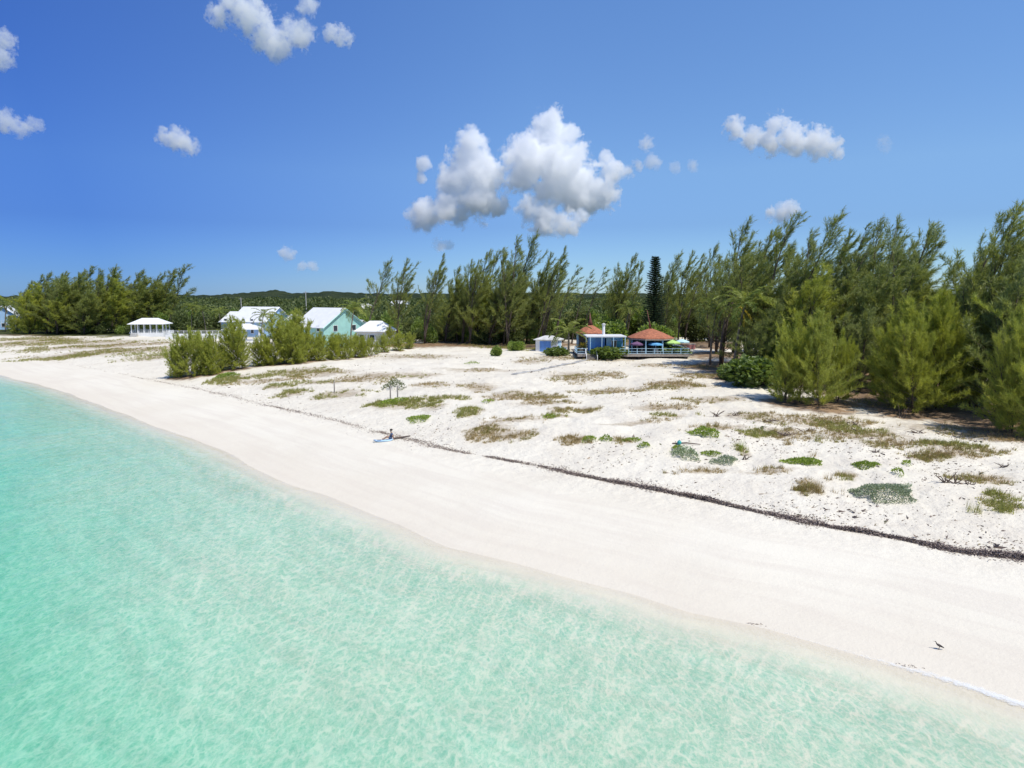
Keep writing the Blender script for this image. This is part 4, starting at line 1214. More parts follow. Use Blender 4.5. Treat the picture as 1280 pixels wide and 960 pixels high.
railing([(4.9, -4.5), (6.6, -4.5), (6.6, 4.5), (4.9, 4.5)], 2.2, 1.0).build('veranda', M_['white'], h)
x, y, _ = at(500, 378, 420); g = gz(x, y)
gable_house('cottage', (x, y, g), R(-20), 10, 8, 5.5, 8.3, 'white', 'white_roof', 'pale roof of a far house seen through the left trees of the middle clump', wins=False)

# --- utility poles
for i, (px, py, Y, lab) in enumerate([(301, 372, 255, 'short white utility pole rising behind the light blue house'),
                                      (382, 364, 240, 'tall utility pole between the two white gabled roofs'),
                                      (460, 371, 300, 'pale utility pole behind the white hip roofed cottage')]):
    x, y, zt = at(px, py, Y); g = gz(x, y); h = zt - g
    r = empty('utility_pole', (x, y, g)); tag(r, lab, 'utility pole', 'utility poles')
    MB().tube([(0, 0, -0.5), (0, 0, h)], [0.2, 0.14], 8).build('pole', M_['concrete'], r)
    MB().box((0, 0, h - 0.5), (1.9, 0.12, 0.14)).build('crossarm', M_['timber'], r)

# --- beach bar: shed
ZB = P(760, 444)[2]
x, y, _ = at(686, 430, 140); g = gz(x, y)
root = empty('shed', (x, y, g), R(-18)); tag(root, 'small blue shed with low pale hip roof left of the beach bar', 'shed')
MB().box((0, 0, 1.0), (4.6, 3.6, 3.0)).build('wall', M_['white'], root)
hip_roof(5.4, 4.4, 2.6, 0.75, 1.6).build('roof', M_['grey_roof'], root)
MB().box((-0.25, -1.83, 1.15), (2.3, 0.07, 2.3)).build('door', M_['blue_deep'], root)
MB().box((2.33, -0.2, 1.1), (0.07, 2.4, 2.2)).build('side_panel', M_['blue_pale'], root)
MB().box((3.2, -1.5, 0.5), (1.8, 0.08, 1.2), R(10)).build('screen', M_['blue_pale'], root)

# --- beach bar: deck
DY = 122.0
x, y, _ = at(790, 441, DY); g = gz(x, y); DZ = 1.0
BX, BY, BG = x, y, g


def bx(px, dY=0.0): return at(px, 440, DY + dY)[0] - BX


root = empty('bar_deck', (BX, BY, BG)); tag(root, 'raised timber deck with pale railings carrying the beach bar', 'deck')
xl, xr = bx(722), bx(862)
MB().box(((xl + xr) / 2, 6.5, DZ - 0.1), (xr - xl, 13.0, 0.16)).build('floor', M_['timber'], root)
MB().box(((xl + xr) / 2, 0.0, DZ - 0.32), (xr - xl, 0.12, 0.28)).build('skirt', M_['timber'], root)
pl = MB()
for k in range(10):
    for yy in (0.6, 6, 12): pl.box((xl + 0.3 + (xr - xl - 0.6) * k / 9, yy, DZ / 2 - 0.65), (0.2, 0.2, DZ + 0.9))
pl.build('stilts', M_['timber_dark'], root)
railing([(bx(775), 0.1), (bx(862), 0.1), (bx(862), 12.6)], DZ, 0.95).build('railing', M_['blue_post'], root)
railing([(bx(722), 5.5), (bx(722), 0.1), (bx(732.5), 0.1)], DZ, 0.95).build('railing', M_['blue_post'], root)
st = MB(); sx = bx(738.5)
for k in range(6): st.box((sx, -0.2 - k * 0.34, DZ - 0.12 - k * 0.2), (1.7, 0.34, 0.10))
st.build('steps', M_['timber'], root)
for s in (-0.95, 0.95):
    hr = MB().tube([(sx + s, 0.0, DZ + 0.9), (sx + s, -2.0, 0.75)], 0.06, 5)
    hr.box((sx + s, 0.0, DZ + 0.45), (0.1, 0.1, 0.9)); hr.box((sx + s, -2.0, 0.25), (0.1, 0.1, 1.1))
    hr.build('handrail', M_['white'], root)

# --- beach bar: flat roofed blue building
root = empty('bar_building', (BX, BY, BG)); tag(root, 'bright blue flat roofed bar building between the two red roofs', 'bar')
x0, x1 = bx(740), bx(781)
w = x1 - x0; c = (x0 + x1) / 2
MB().box((c, 5.0, DZ + 1.45), (w, 5.0, 2.9)).build('wall', M_['blue_wall'], root)
MB().box((c - 0.2, 4.4, DZ + 3.05), (w + 1.3, 6.6, 0.2)).build('roof', M_['white_roof'], root)
for k in range(4): MB().box((x0 - 0.2 + (w + 0.4) * k / 3, 1.1, DZ + 1.47), (0.13, 0.13, 2.9)).build('post', M_['blue_post'], root)
window(root, bx(770), 2.5, DZ + 1.6, 0.95, 1.3, -math.pi / 2)
MB().box((bx(776.5), 2.45, DZ + 1.1), (0.9, 0.08, 2.15)).build('door', M_['turq_dark'], root)
MB().box((bx(753), 2.46, DZ + 1.4), (2.0, 0.06, 2.6)).build('shutter', M_['blue_deep'], root)
MB().box((bx(762), 2.46, DZ + 1.4), (1.1, 0.06, 2.6)).build('shutter', M_['blue_pale'], root)
x, y, _ = at(754.5, 415, DY + 6)
r = empty('vent_pipe', (x, y, BG)); tag(r, 'stubby white vent chimney behind the flat white roof of the bar', 'chimney')
MB().ring([(0.26, DZ), (0.26, 5.2), (0.24, 5.9)], 10).build('pipe', M_['white'], r)
MB().ring([(0.36, 5.92), (0.36, 6.15), (0.1, 6.3)], 10).build('cap', M_['grey_roof'], r)


def shingle_pavilion(name, label, pxc, dY, rad, z_eave, z_top, spire_h, spire_r, mat, smat, lean, walls=None, posts='blue_post'):
    x = bx(pxc, dY)
    root = empty(name, (BX + x, BY + dY, BG)); tag(root, label, 'pavilion')
    rf = MB().ring([(rad, z_eave - 0.14), (rad, z_eave), (rad * 0.55, z_eave + (z_top - z_eave) * 0.55), (0.35, z_top)], 8, ph=R(22.5)).build('roof', M_[mat], root)
    sp = MB().tube([(0, 0, z_top - 0.15), (lean * 0.45, 0, z_top + spire_h * 0.45), (lean, 0, z_top + spire_h)], [spire_r, spire_r * 0.42, 0.05], 8)
    sp.build('spire', M_[smat], rf, smooth=True)
    MB().ring([(rad * 1.01, z_eave - 0.34), (rad * 1.01, z_eave - 0.145), (rad * 0.97, z_eave - 0.145), (rad * 0.97, z_eave - 0.34)], 8, ph=R(22.5)).build('fascia', M_['timber'], root)
    for k in range(8):
        a = R(22.5 + 45 * k)
        MB().box((rad * 0.9 * math.cos(a), rad * 0.9 * math.sin(a), (DZ + z_eave) / 2 - 0.1), (0.2, 0.2, z_eave - DZ - 0.1), a).build('post', M_[posts], root)
    if walls:
        m = MB()
        for k in (0, 1, 2, 3):
            a = R(45 * k); L = rad * 0.62
            m.box((rad * 0.8 * math.cos(a), rad * 0.8 * math.sin(a), DZ + 1.25), (0.1, L, 2.5), a)
        m.build('wall', M_[walls], root)
    return root


pav = shingle_pavilion('bar_pavilion', 'octagonal pavilion with orange shingle roof and leaning thin spire at the bar front', 812.5, 4.6, 4.35, DZ + 2.75, DZ + 4.35, 3.4, 0.24, 'tile', 'tile_old', -0.75, 'turq_dark')
MB().box((2.75, 2.0, DZ + 1.2), (1.5, 0.15, 2.4)).build('screen', M_['turq'], pav)
shingle_pavilion('bar_pavilion', 'rear pavilion with orange shingle roof and stout dark red spire', 737.5, 12.5, 3.0, DZ + 3.2, DZ + 4.75, 2.4, 0.55, 'tile', 'tile_old', -0.12, 'timber')

# bar counter, tables, chairs and umbrellas on the deck
r = empty('bar_counter', (BX + bx(809), BY + 5.8, BG + DZ - 0.02)); tag(r, 'dark bar counter in the shade of the front pavilion', 'bar counter')
MB().box((0, 0, 0.5), (4.2, 0.7, 1.0)).build('cabinet', M_['timber_dark'], r)
MB().box((0, 0, 1.04), (4.5, 0.95, 0.07)).build('top', M_['timber'], r)


def umbrella(px, dY, z, rad, mat, label):
    r = empty('parasol', (BX + bx(px, dY), BY + dY, BG + DZ - 0.02)); tag(r, label, 'parasol', 'parasols on the bar deck')
    H = z
    vs = [(0, 0, H + rad * 0.34)]; n = 8
    for rr, zz in ((0.5, 0.20), (1.0, 0.0)):
        for k in range(n):
            a = 2 * math.pi * k / n; vs.append((rad * rr * math.cos(a), rad * rr * math.sin(a), H + rad * zz))
    fs = [(0, 1 + k, 1 + (k + 1) % n) for k in range(n)] + [(1 + k, 1 + n + k, 1 + n + (k + 1) % n, 1 + (k + 1) % n) for k in range(n)]
    for k in range(n):
        a = 2 * math.pi * k / n; vs.append((rad * math.cos(a), rad * math.sin(a), H - 0.22))
    fs += [(1 + n + k, 1 + 2 * n + k, 1 + 2 * n + (k + 1) % n, 1 + n + (k + 1) % n) for k in range(n)]
    MB().add(vs, fs).build('canopy', M_[mat], r)
    MB().tube([(0, 0, 0.05), (0, 0, H + rad * 0.4)], 0.04, 6).build('pole', M_['white'], r)
    MB().ring([(0.32, 0.02), (0.32, 0.09), (0.08, 0.13)], 10).build('base', M_['concrete'], r)


for px, dY, z, rad, mat, lab in [(796, 1.6, 1.75, 1.25, 'umb_purple', 'dark purple parasol under the left edge of the orange roof'),
                                 (819.5, 1.5, 1.75, 1.35, 'umb_blue', 'sky blue parasol on the deck below the orange roof'),
                                 (840, 2.2, 1.95, 1.45, 'umb_green', 'lime green parasol on the open deck right of the orange roof'),
                                 (852, 3.4, 2.05, 1.4, 'umb_pale', 'pale aqua parasol, rightmost on the open deck')]:
    umbrella(px, dY, z, rad, mat, lab)


def table(px, dY, lab):
    r = empty('patio_table', (BX + bx(px, dY), BY + dY, BG + DZ - 0.02)); tag(r, lab, 'table', 'tables on the bar deck')
    MB().ring([(0.5, 0.70), (0.5, 0.74)], 12).build('top', M_['white'], r)
    for s in (-1, 1):
        for t in (-1, 1): MB().tube([(s * 0.32, t * 0.32, 0), (s * 0.25, t * 0.25, 0.7)], 0.03, 5).build('leg', M_['white'], r)


def chair(px, dY, rz, mat, lab):
    r = empty('patio_chair', (BX + bx(px, dY), BY + dY, BG + DZ - 0.02), rz); tag(r, lab, 'chair', 'chairs on the bar deck')
    MB().box((0, 0, 0.44), (0.46, 0.46, 0.05)).build('seat', M_[mat], r)
    MB().box((0, 0.23, 0.76), (0.46, 0.05, 0.55)).build('backrest', M_[mat], r)
    for s in (-1, 1):
        for t in (-1, 1): MB().box((s * 0.2, t * 0.2, 0.21), (0.05, 0.05, 0.42)).build('leg', M_[mat], r)


table(819, 0.9, 'round table below the sky blue parasol'); table(841, 1.5, 'round table below the lime green parasol'); table(852, 2.8, 'round table below the pale aqua parasol')
chair(846, 0.9, 0.4, 'blue_pale', 'pale blue chair between the lime and aqua parasols')
chair(856, 2.0, 2.2, 'white', 'white chair at the right end of the deck railing')
chair(850, 1.2, -1.2, 'blue_deep', 'deep blue chair below the pale aqua parasol')
chair(824, 0.9, 1.4, 'white', 'white chair right of the sky blue parasol pole')
chair(803, 1.2, 0.2, 'timber', 'brown chair by the purple parasol')
x = bx(821, 6); r = empty('sign_board', (BX + x, BY + 6.6, BG)); tag(r, 'small yellow board hanging at the back of the front pavilion', 'sign')
MB().box((0, 0, DZ + 2.0), (0.75, 0.06, 0.75)).build('panel', M_['yellow'], r); MB().tube([(0, 0.06, DZ), (0, 0.06, DZ + 2.4)], 0.05, 5).build('post', M_['timber'], r)
x, y, _ = at(864, 425, 140); g = gz(x, y)
r = empty('storage_crate', (x, y, g), 0.4); tag(r, 'faded red storage box under the trees right of the bar deck', 'crate')
MB().box((0, 0, 0.5), (1.5, 0.9, 1.0)).build('box', M_['red'], r, bevel=0.05); MB().box((0, 0, 1.04), (1.6, 1.0, 0.06)).build('lid', M_['concrete'], r)

# --- narrow plank path over the dune to the steps
pth = [P(736, 449), P(722, 453), P(702, 457), P(682, 461), P(660, 465), P(642, 469)]
m = MB()
for (ax, ay, az), (bx_, by_, bz) in zip(pth[:-1], pth[1:]):
    L = math.hypot(bx_ - ax, by_ - ay); n = max(2, int(L / 0.42)); a = math.atan2(by_ - ay, bx_ - ax)
    for k in range(n):
        u = (k + 0.5) / n; X, Yv = ax + (bx_ - ax) * u, ay + (by_ - ay) * u
        if rs.random() < 0.06: continue
        m.box((X, Yv, gz(X, Yv) + 0.07), (0.34, 0.95, 0.05), a + rs.uniform(-0.06, 0.06))
pw = m.build('boardwalk', M_['concrete']); tag(pw, 'narrow grey plank path crossing the dune up to the bar steps', 'boardwalk')
# ------------------------------------------------------------------ small plants, wrack and things on the sand
def px_patch(cx, cy, rx, ry, n, rng, ragged=True):
    """random ground points over an elongated patch of ground"""
    X, Y, Z = P(cx, cy)
    wx = rx / FPX * Y
    y0, y1 = P(cx, cy + ry)[1], P(cx, cy - ry)[1]
    wy = min(max((y1 - y0) / 2, 0.3), 9.0)
    r = np.sqrt(rng.random(n)); a = rng.uniform(0, 2 * np.pi, n)
    x = X + wx * r * np.cos(a); y = Y + wy * r * np.sin(a)
    if ragged:
        f = max(0.22, 1.3 / max(wx, wy))
        k = (1.15 * fbm(x, y, f, 60, 3) + 0.5 * fbm(x, y, 1.3, 66, 2) + 0.42 - 0.72 * r ** 1.5) > rng.random(n) * 0.45 - 0.05
        x, y = x[k], y[k]
    return x, y, height(x, y), wx, wy


def tufts(x, y, z, per, h, w, lean, rng):
    n = len(x)
    ph = rng.uniform(0, 6.28, (n, per)); s = rng.uniform(0.1, 1, (n, per)) * lean
    D = unit(np.stack([np.cos(ph) * s + 0.15, np.sin(ph) * s, np.ones_like(ph)], -1)).reshape(-1, 3)
    B = np.repeat(np.stack([x, y, z - 0.02], 1), per, 0) + rng.normal(size=(n * per, 3)) * np.array([0.07, 0.07, 0.0])
    hh = np.repeat(h * rng.uniform(0.5, 1.3, n), per) * rng.uniform(0.6, 1.2, n * per)
    V, F = needles(B, D, hh, np.full(n * per, w), rng)
    return V, F, np.repeat(np.clip(np.repeat(rng.random(n), per) * 0.6 + rng.random(n * per) * 0.4, 0, 1), 3)


def creep(x, y, z, per, size, hgt, rng):
    """low creeping leaves"""
    n = len(x)
    B = np.repeat(np.stack([x, y, z], 1), per, 0) + rng.normal(size=(n * per, 3)) * np.array([0.16, 0.16, 0])
    B[:, 2] = height(B[:, 0], B[:, 1]) + rng.random(n * per) ** 1.5 * hgt
    D = unit(rng.normal(size=(n * per, 3)) * np.array([1, 1, 0.35]) + np.array([0, 0, 0.25]))
    V, F = leaves(B, D, rng.uniform(0.7, 1.3, n * per) * size, rng.uniform(0.6, 1.1, n * per) * size * 0.7, rng)
    return V, F, np.repeat(rng.random(n * per), 4)


def join(parts):
    Vs, Fs, Ts = [], [], []; o = 0
    for V, F, T in parts:
        Vs.append(V); Fs.append(F + o); Ts.append(T); o += len(V)
    return np.concatenate(Vs), Fs, np.concatenate(Ts)


rng = np.random.default_rng(21)
pg = []; pb = []
for cx, cy, rx, ry, n in GREEN:
    x, y, z, wx, wy = px_patch(cx, cy, rx * 1.35, ry * 1.3, int(n * 1.7), rng)
    pg.append(tufts(x, y, z, 7, 0.42, 0.034, 0.8, rng)); pg.append(creep(x[::3], y[::3], z[::3], 6, 0.18, 0.12, rng))
    pb.append(tufts(x[1::4], y[1::4], z[1::4], 7, 0.30, 0.03, 1.2, rng))
for cx, cy, rx, ry, n in BROWN:
    x, y, z, wx, wy = px_patch(cx, cy, rx * 1.35, ry * 1.3, int(n * 1.8), rng)
    pb.append(tufts(x, y, z, 7, 0.36, 0.032, 1.2, rng)); k_ = fbm(x, y, 0.4, 68, 2) > 0.05; pg.append(tufts(x[k_], y[k_], z[k_], 6, 0.28, 0.032, 1.0, rng))
V, F, T = join(pg); o = obj_np('beach_grass', V, F, M_['grass'], tint=T); tag(o, 'green beach grass and creepers in patches on the white sand', 'beach grass', kind='stuff')
V, F, T = join(pb); o = obj_np('dry_grass', V, F, M_['grass_brown'], tint=T); tag(o, 'brown dry grass in patches over the dune', 'dry grass', kind='stuff')

WR = [(-60, 432), (0, 441), (40, 446), (80, 455), (130, 463), (180, 474), (240, 485), (330, 506), (400, 521), (470, 540), (520, 552), (560, 563), (600, 570), (640, 577), (680, 584), (720, 594), (760, 602), (800, 609),
      (840, 617), (880, 625), (920, 634), (960, 643), (1000, 652), (1040, 660), (1080, 666), (1120, 673), (1160, 682), (1200, 690), (1240, 695), (1280, 699), (1330, 706), (1420, 722)]
wp = np.array([P(*p)[:2] for p in WR]); wpx = np.array([p[0] for p in WR], float)


def wrack_side(x, y):
    best = np.full(x.shape, 1e18); sg = np.zeros(x.shape)
    for (ax, ay), (bx_, by_) in zip(wp[:-1], wp[1:]):
        vx, vy = bx_ - ax, by_ - ay; t = np.clip(((x - ax) * vx + (y - ay) * vy) / (vx * vx + vy * vy), 0, 1)
        d = (x - ax - t * vx) ** 2 + (y - ay - t * vy) ** 2; m = d < best
        best = np.where(m, d, best); sg = np.where(m, np.sign(vx * (y - ay) - vy * (x - ax)), sg)
    return np.sqrt(best) * sg


# dead bits scattered over the dune: leaf litter, twigs, bits of weed
n = 80000
px = rng.uniform(-60, 1340, n); py = 432 + (rng.random(n) ** 1.25) * 265
xs, ys = [], []
a, b = ray(px, py)
Yg = (2.6 - CAM_H) / b; Xg = a * Yg
sdg = shore_dist(Xg, Yg)
wsd = wrack_side(Xg, Yg)
k = (Yg > 20) & (Yg < 240) & (wsd > 0.3) & ((0.9 * fbm(Xg, Yg, 0.13, 70, 3) + 0.5 * fbm(Xg, Yg, 0.7, 73, 2) + 0.22 + 0.22 * np.clip((Xg - 4) / 10, 0, 1) * np.clip((80 - Yg) / 30, 0, 1)) > rng.uniform(0.15, 1.1, n))
Xg, Yg = Xg[k], Yg[k]; Zg = height(Xg, Yg); m_ = len(Xg)
ph = rng.uniform(-0.7, 0.7, m_) + np.where(rng.random(m_) < 0.3, 1.5, 0)
D = np.stack([np.cos(ph), np.sin(ph), rng.uniform(-0.05, 0.35, m_)], 1); D = unit(D)
ln = np.exp(rng.normal(-2.15, 0.6, m_)); ln = np.clip(ln, 0.04, 0.8)
V1, F1 = needles(np.stack([Xg, Yg, Zg + 0.015], 1), D, ln, ln * rng.uniform(0.12, 0.45, m_), rng)
V2, F2 = leaves(np.stack([Xg, Yg, Zg + 0.03], 1), unit(D + rng.normal(size=D.shape) * 0.3), ln * 0.6, ln * 0.3, rng)
lm, nt = new_mat('dead_plant_bits')
t = N(nt, 'ShaderNodeAttribute', attribute_name='tint').outputs['Fac']
out(nt, N(nt, 'ShaderNodeBsdfPrincipled', {'Base Color': RAMP(nt, t, [(0, (0.13, 0.095, 0.08)), (0.6, (0.28, 0.215, 0.17)), (0.85, (0.38, 0.29, 0.20)), (1, (0.22, 0.23, 0.09))]), 'Roughness': 0.9}).outputs[0])
tv = rng.random(m_)
V, F, T = join([(V1, F1, np.repeat(tv, 3)), (V2, F2, np.repeat(tv, 4))])
o = obj_np('dune_litter', V, F, lm, tint=T); tag(o, 'dark bits of dead leaf, twig and weed strewn over the dune sand', 'plant litter', kind='stuff')

# wrack line of dried seaweed
seg = np.hypot(*np.diff(wp, axis=0).T); cum = np.concatenate([[0], np.cumsum(seg)])
nS = 60000
# more of it where the line is thick, at the right
tpx = rng.uniform(-60, 1420, nS * 2)
dens_px = np.interp(tpx, [-60, 60, 100, 240, 330, 400, 540, 600, 640, 700, 800, 1420], [0.04, 0.09, 0.05, 0.10, 0.16, 0.20, 0.22, 0.22, 0.4, 0.85, 1.0, 1.0])
gate = 0.8 + 1.3 * fbm(tpx, tpx * 0, 0.035, 77, 3)
gate = np.where(tpx > 690, 1.0, gate)
k = rng.random(nS * 2) < np.clip(dens_px * gate, 0, 1); tpx = tpx[k]
sx = np.interp(tpx, wpx, cum); wx_ = np.interp(sx, cum, wp[:, 0]); wy_ = np.interp(sx, cum, wp[:, 1])
wid = np.interp(tpx, [0, 240, 480, 600, 700, 900, 1280], [0.35, 0.4, 0.55, 0.34, 0.22, 0.20, 0.19])
wid = wid * np.clip(0.75 + 1.3 * fbm(sx, sx * 0, 0.28, 83, 3), 0.3, 1.8)
mean_off = 0.5 * fbm(sx, sx * 0, 0.35, 80, 3)
spread_ = rng.normal(size=len(tpx)) * 0.45
spread_ = np.where(rng.random(len(tpx)) < 0.77, np.clip(spread_, -0.8, 0.8), rng.normal(size=len(tpx)) * 1.6 + 0.8)
dx_ = np.gradient(wp[:, 0]); dy_ = np.gradient(wp[:, 1]); nn = np.hypot(dx_, dy_)
nx_ = np.interp(sx, cum, -dy_ / nn); ny_ = np.interp(sx, cum, dx_ / nn)
off = mean_off * wid * 2 + spread_ * wid * 1.3
Xw = wx_ + nx_ * off + rng.normal(size=len(tpx)) * 0.05; Yw = wy_ + ny_ * off + rng.normal(size=len(tpx)) * 0.05
core = np.clip(1 - np.abs(spread_) / 0.8, 0, 1)
Zw = height(Xw, Yw) + rng.random(len(tpx)) * 0.18 * core * np.clip(0.6 + 1.6 * fbm(sx, sx * 0, 0.5, 85, 2), 0.2, 1.6) * np.interp(tpx, [0, 600, 750], [0.3, 0.4, 1.0]) + 0.01
nw = len(Xw)
B = np.stack([Xw, Yw, Zw], 1); D = unit(rng.normal(size=(nw, 3)) * np.array([1, 1, 0.45]) + np.stack([ny_, -nx_, 0 * nx_], 1) * 0.5)
V, F = leaves(B, D, rng.uniform(0.06, 0.22, nw), rng.uniform(0.025, 0.075, nw), rng)
sm, nt = new_mat('dried_seaweed')
t = N(nt, 'ShaderNodeAttribute', attribute_name='tint').outputs['Fac']
out(nt, N(nt, 'ShaderNodeBsdfPrincipled', {'Base Color': RAMP(nt, t, [(0, (0.17, 0.13, 0.11)), (0.7, (0.34, 0.27, 0.225)), (1, (0.48, 0.40, 0.34))]), 'Roughness': 0.9}).outputs[0])
o = obj_np('seaweed_line', V, F, sm, tint=np.repeat(rng.random(nw), 4)); tag(o, 'dark tide line of dried seaweed along the upper beach', 'seaweed', kind='stuff')


# single low plants
def plant(name, cx, cy, rx, ry, n, mat, size, hgt, label, cat='plant', dome=True, group='low plants on the sand'):
    X, Y, Z = P(cx, cy + ry * 0.4)
    wx = rx / FPX * Y; wy = min(max((P(cx, cy - ry)[1] - P(cx, cy + ry)[1]) / 2 * 0.8, 0.3), wx * 1.6)
    lob = rng.uniform(0, 6.28, 3); n = int(n * 0.62)
    a = rng.uniform(0, 2 * np.pi, n); r = np.sqrt(rng.random(n)) * (1 + 0.22 * np.sin(2 * a + lob[0]) + 0.16 * np.sin(3 * a + lob[1]) + 0.12 * np.sin(7 * a + lob[2])) * np.where(rng.random(n) < 0.10, rng.uniform(1.0, 1.12, n), 1.0)
    x, y = wx * r * np.cos(a), wy * r * np.sin(a)
    g = height(X + x, Y + y) - Z
    bump = 0.55 + 0.9 * np.clip(fbm(X + x, Y + y, 1.4 / max(0.5, min(wx, 1.5)), 90, 2) + 0.35, 0, 1)
    z = g + (np.sqrt(np.clip(1.05 - np.minimum(r, 1.0) ** 2, 0, 1)) * hgt * bump) * rng.uniform(0.45, 1.0, n)
    D = unit(np.stack([np.cos(a) * r, np.sin(a) * r, np.full(n, 0.7)], 1) + rng.normal(size=(n, 3)) * 0.6)
    V, F = leaves(np.stack([x, y, z], 1), D, rng.uniform(0.6, 1.3, n) * size, rng.uniform(0.5, 1.0, n) * size * 0.6, rng)
    o = obj_np(name, V, F, M_[mat], tint=np.repeat(rng.random(n), 4)); o.location = (X, Y, Z)
    return tag(o, label, cat, group)


plant('silver_shrub', 1105, 613, 42, 13, 5200, 'silver', 0.14, 0.55, 'widest silvery green mound on the right dune near the seaweed line')
plant('silver_shrub', 857, 568, 17, 7, 1700, 'silver', 0.15, 0.55, 'grey green mound just below the teal float')
plant('silver_shrub', 908, 576, 12, 5, 1000, 'silver', 0.15, 0.5, 'small grey green mound right of the one below the teal float')
plant('silver_shrub', 893, 578, 5, 3, 300, 'silver', 0.13, 0.3, 'tiny grey green tuft touching the small mound')
plant('creeper_mat', 881, 542, 16, 5.5, 1900, 'mat_green', 0.17, 0.6, 'rounded bright green bush right of and above the teal float')
plant('creeper_mat', 848, 563, 8, 4, 700, 'mat_green', 0.15, 0.4, 'bright green tuft on the back of the grey green mound by the teal float')
plant('creeper_mat', 889, 567, 10, 3.5, 700, 'mat_green', 0.15, 0.25, 'narrow green mat between the two grey green mounds')
plant('creeper_mat', 1004, 577, 21, 5, 2200, 'mat_green', 0.15, 0.35, 'bright green flat mat, longest of the two on the right dune')
plant('creeper_mat', 1082, 582, 18, 4, 1500, 'mat_green', 0.14, 0.22, 'flatter yellow green mat above the widest silvery mound')
plant('creeper_mat', 1133, 580, 4, 3, 250, 'mat_green', 0.14, 0.4, 'tiny green tuft right of the flatter yellow green mat')
plant('creeper_mat', 1122, 592, 6, 3, 300, 'mat_green', 0.14, 0.4, 'small green tuft directly above the widest silvery mound')
plant('creeper_mat', 523, 523, 16, 4, 1300, 'mat_green', 0.18, 0.35, 'green oval mat just above the sitting person')
plant('creeper_mat', 687, 522, 7, 2.5, 400, 'mat_green', 0.16, 0.25, 'small round green mat alone in the middle of the dune')
plant('creeper_mat', 736, 549, 9, 3.5, 500, 'mat_green', 0.16, 0.3, 'small green mat in the brown tufts above the middle tide line')
plant('creeper_mat', 805, 557, 6, 3, 300, 'mat_green', 0.16, 0.35, 'small green tuft left of the teal float')
plant('creeper_mat', 790, 550, 10, 3, 400, 'mat_green', 0.16, 0.25, 'thin green mat farther left of the teal float')
plant('creeper_mat', 757, 549, 8, 3, 400, 'mat_green', 0.16, 0.3, 'green mat second left of the teal float')
plant('creeper_mat', 610, 502, 6, 2.5, 300, 'mat_green', 0.18, 0.4, 'small green tuft under the brown grass of the middle dune')
plant('creeper_mat', 590, 454, 8, 2.5, 300, 'mat_green', 0.2, 0.4, 'small green tuft on bare sand below the middle clump')
plant('creeper_mat', 283, 469, 12, 3, 2600, 'mat_green', 0.2, 0.4, 'bright green mat in front of the left bush bank')
plant('creeper_mat', 490, 502, 18, 4, 1300, 'mat_green', 0.2, 0.4, 'bright green mat around the foot of the twin posts')


# grass tufts and twiggy plants standing alone
def tuft_thing(cx, cy, hpx, n, mat, label, group='single grass tufts on the dune', wide=0.25):
    X, Y, Z = P(cx, cy); h = hpx / FPX * Y
    x, y = rng.normal(size=n) * wide, rng.normal(size=n) * wide
    V, F, T = tufts(x, y, np.zeros(n), 6, h, 0.022, 0.55, rng)
    o = obj_np('grass_tuft', V, F, M_[mat], tint=T); o.location = (X, Y, Z); return tag(o, label, 'grass', group)


for cx, cy, hp, n, mat, lab in [(1020, 616, 17, 26, 'grass_brown', 'tall tan grass tuft left of the widest silvery mound'), (1000, 612, 9, 16, 'grass_brown', 'short tan tuft left of the tall one by the silvery mound'),
                                (1036, 600, 10, 10, 'grass_brown', 'thin dark seed stalks above the tall tan tuft'), (1055, 600, 10, 18, 'grass', 'green tan tuft touching the left end of the silvery mound'),
                                (1217, 640, 14, 16, 'grass', 'slim green tuft, left of the pair at the right edge'), (1252, 640, 15, 22, 'grass', 'bushy green tuft at the right edge above the seaweed'),
                                (942, 547, 11, 22, 'grass', 'yellow green tuft right of the rounded bright green bush'), (926, 562, 16, 10, 'mat_green', 'upright leafy seedling on a long driftwood twig'),
                                (1022, 552, 14, 12, 'grass', 'upright green seedling on the open right dune'), (1018, 572, 10, 7, 'grass_brown', 'thin bare stalks beside the long green mat'),
                                (575, 520, 9, 26, 'grass', 'grass tuft right of the twin posts patch'), (735, 554, 7, 20, 'grass_brown', 'tan tuft above the middle of the tide line'),
                                (985, 556, 8, 20, 'grass_brown', 'straw coloured tuft between seedling and yellow green tuft'), (1045, 617, 8, 6, 'grass_brown', 'little straw tuft right of the tall tan one')]:
    tuft_thing(cx, cy, hp, n, mat, lab)


def twigs(cx, cy, wpx, hpx, n, label, seed, lie=0.4):
    X, Y, Z = P(cx, cy); w = wpx / FPX * Y; h = hpx / FPX * Y; r_ = random.Random(seed); m = MB()
    for k in range(n):
        x0 = r_.uniform(-0.3, 0.3) * w; a = r_.uniform(-1, 1) * w * 0.7; hh = h * r_.uniform(0.3, 1.0)
        p = [(x0, 0, -0.03), (x0 + a * 0.5, r_.uniform(-.2, .2) * w, hh * 0.6), (x0 + a, r_.uniform(-.3, .3) * w, hh)]
        m.tube(p, [0.045, 0.03, 0.012], 4)
        if r_.random() < 0.7:
            m.tube([p[1], (p[1][0] + r_.uniform(-.3, .3) * w, p[1][1] + 0.1, hh * 0.95)], [0.02, 0.008], 3)
    o = m.build('dead_branch', M_['deadwood']); o.location = (X, Y, Z); return tag(o, label, 'dead branch', 'dead branches on the dune')


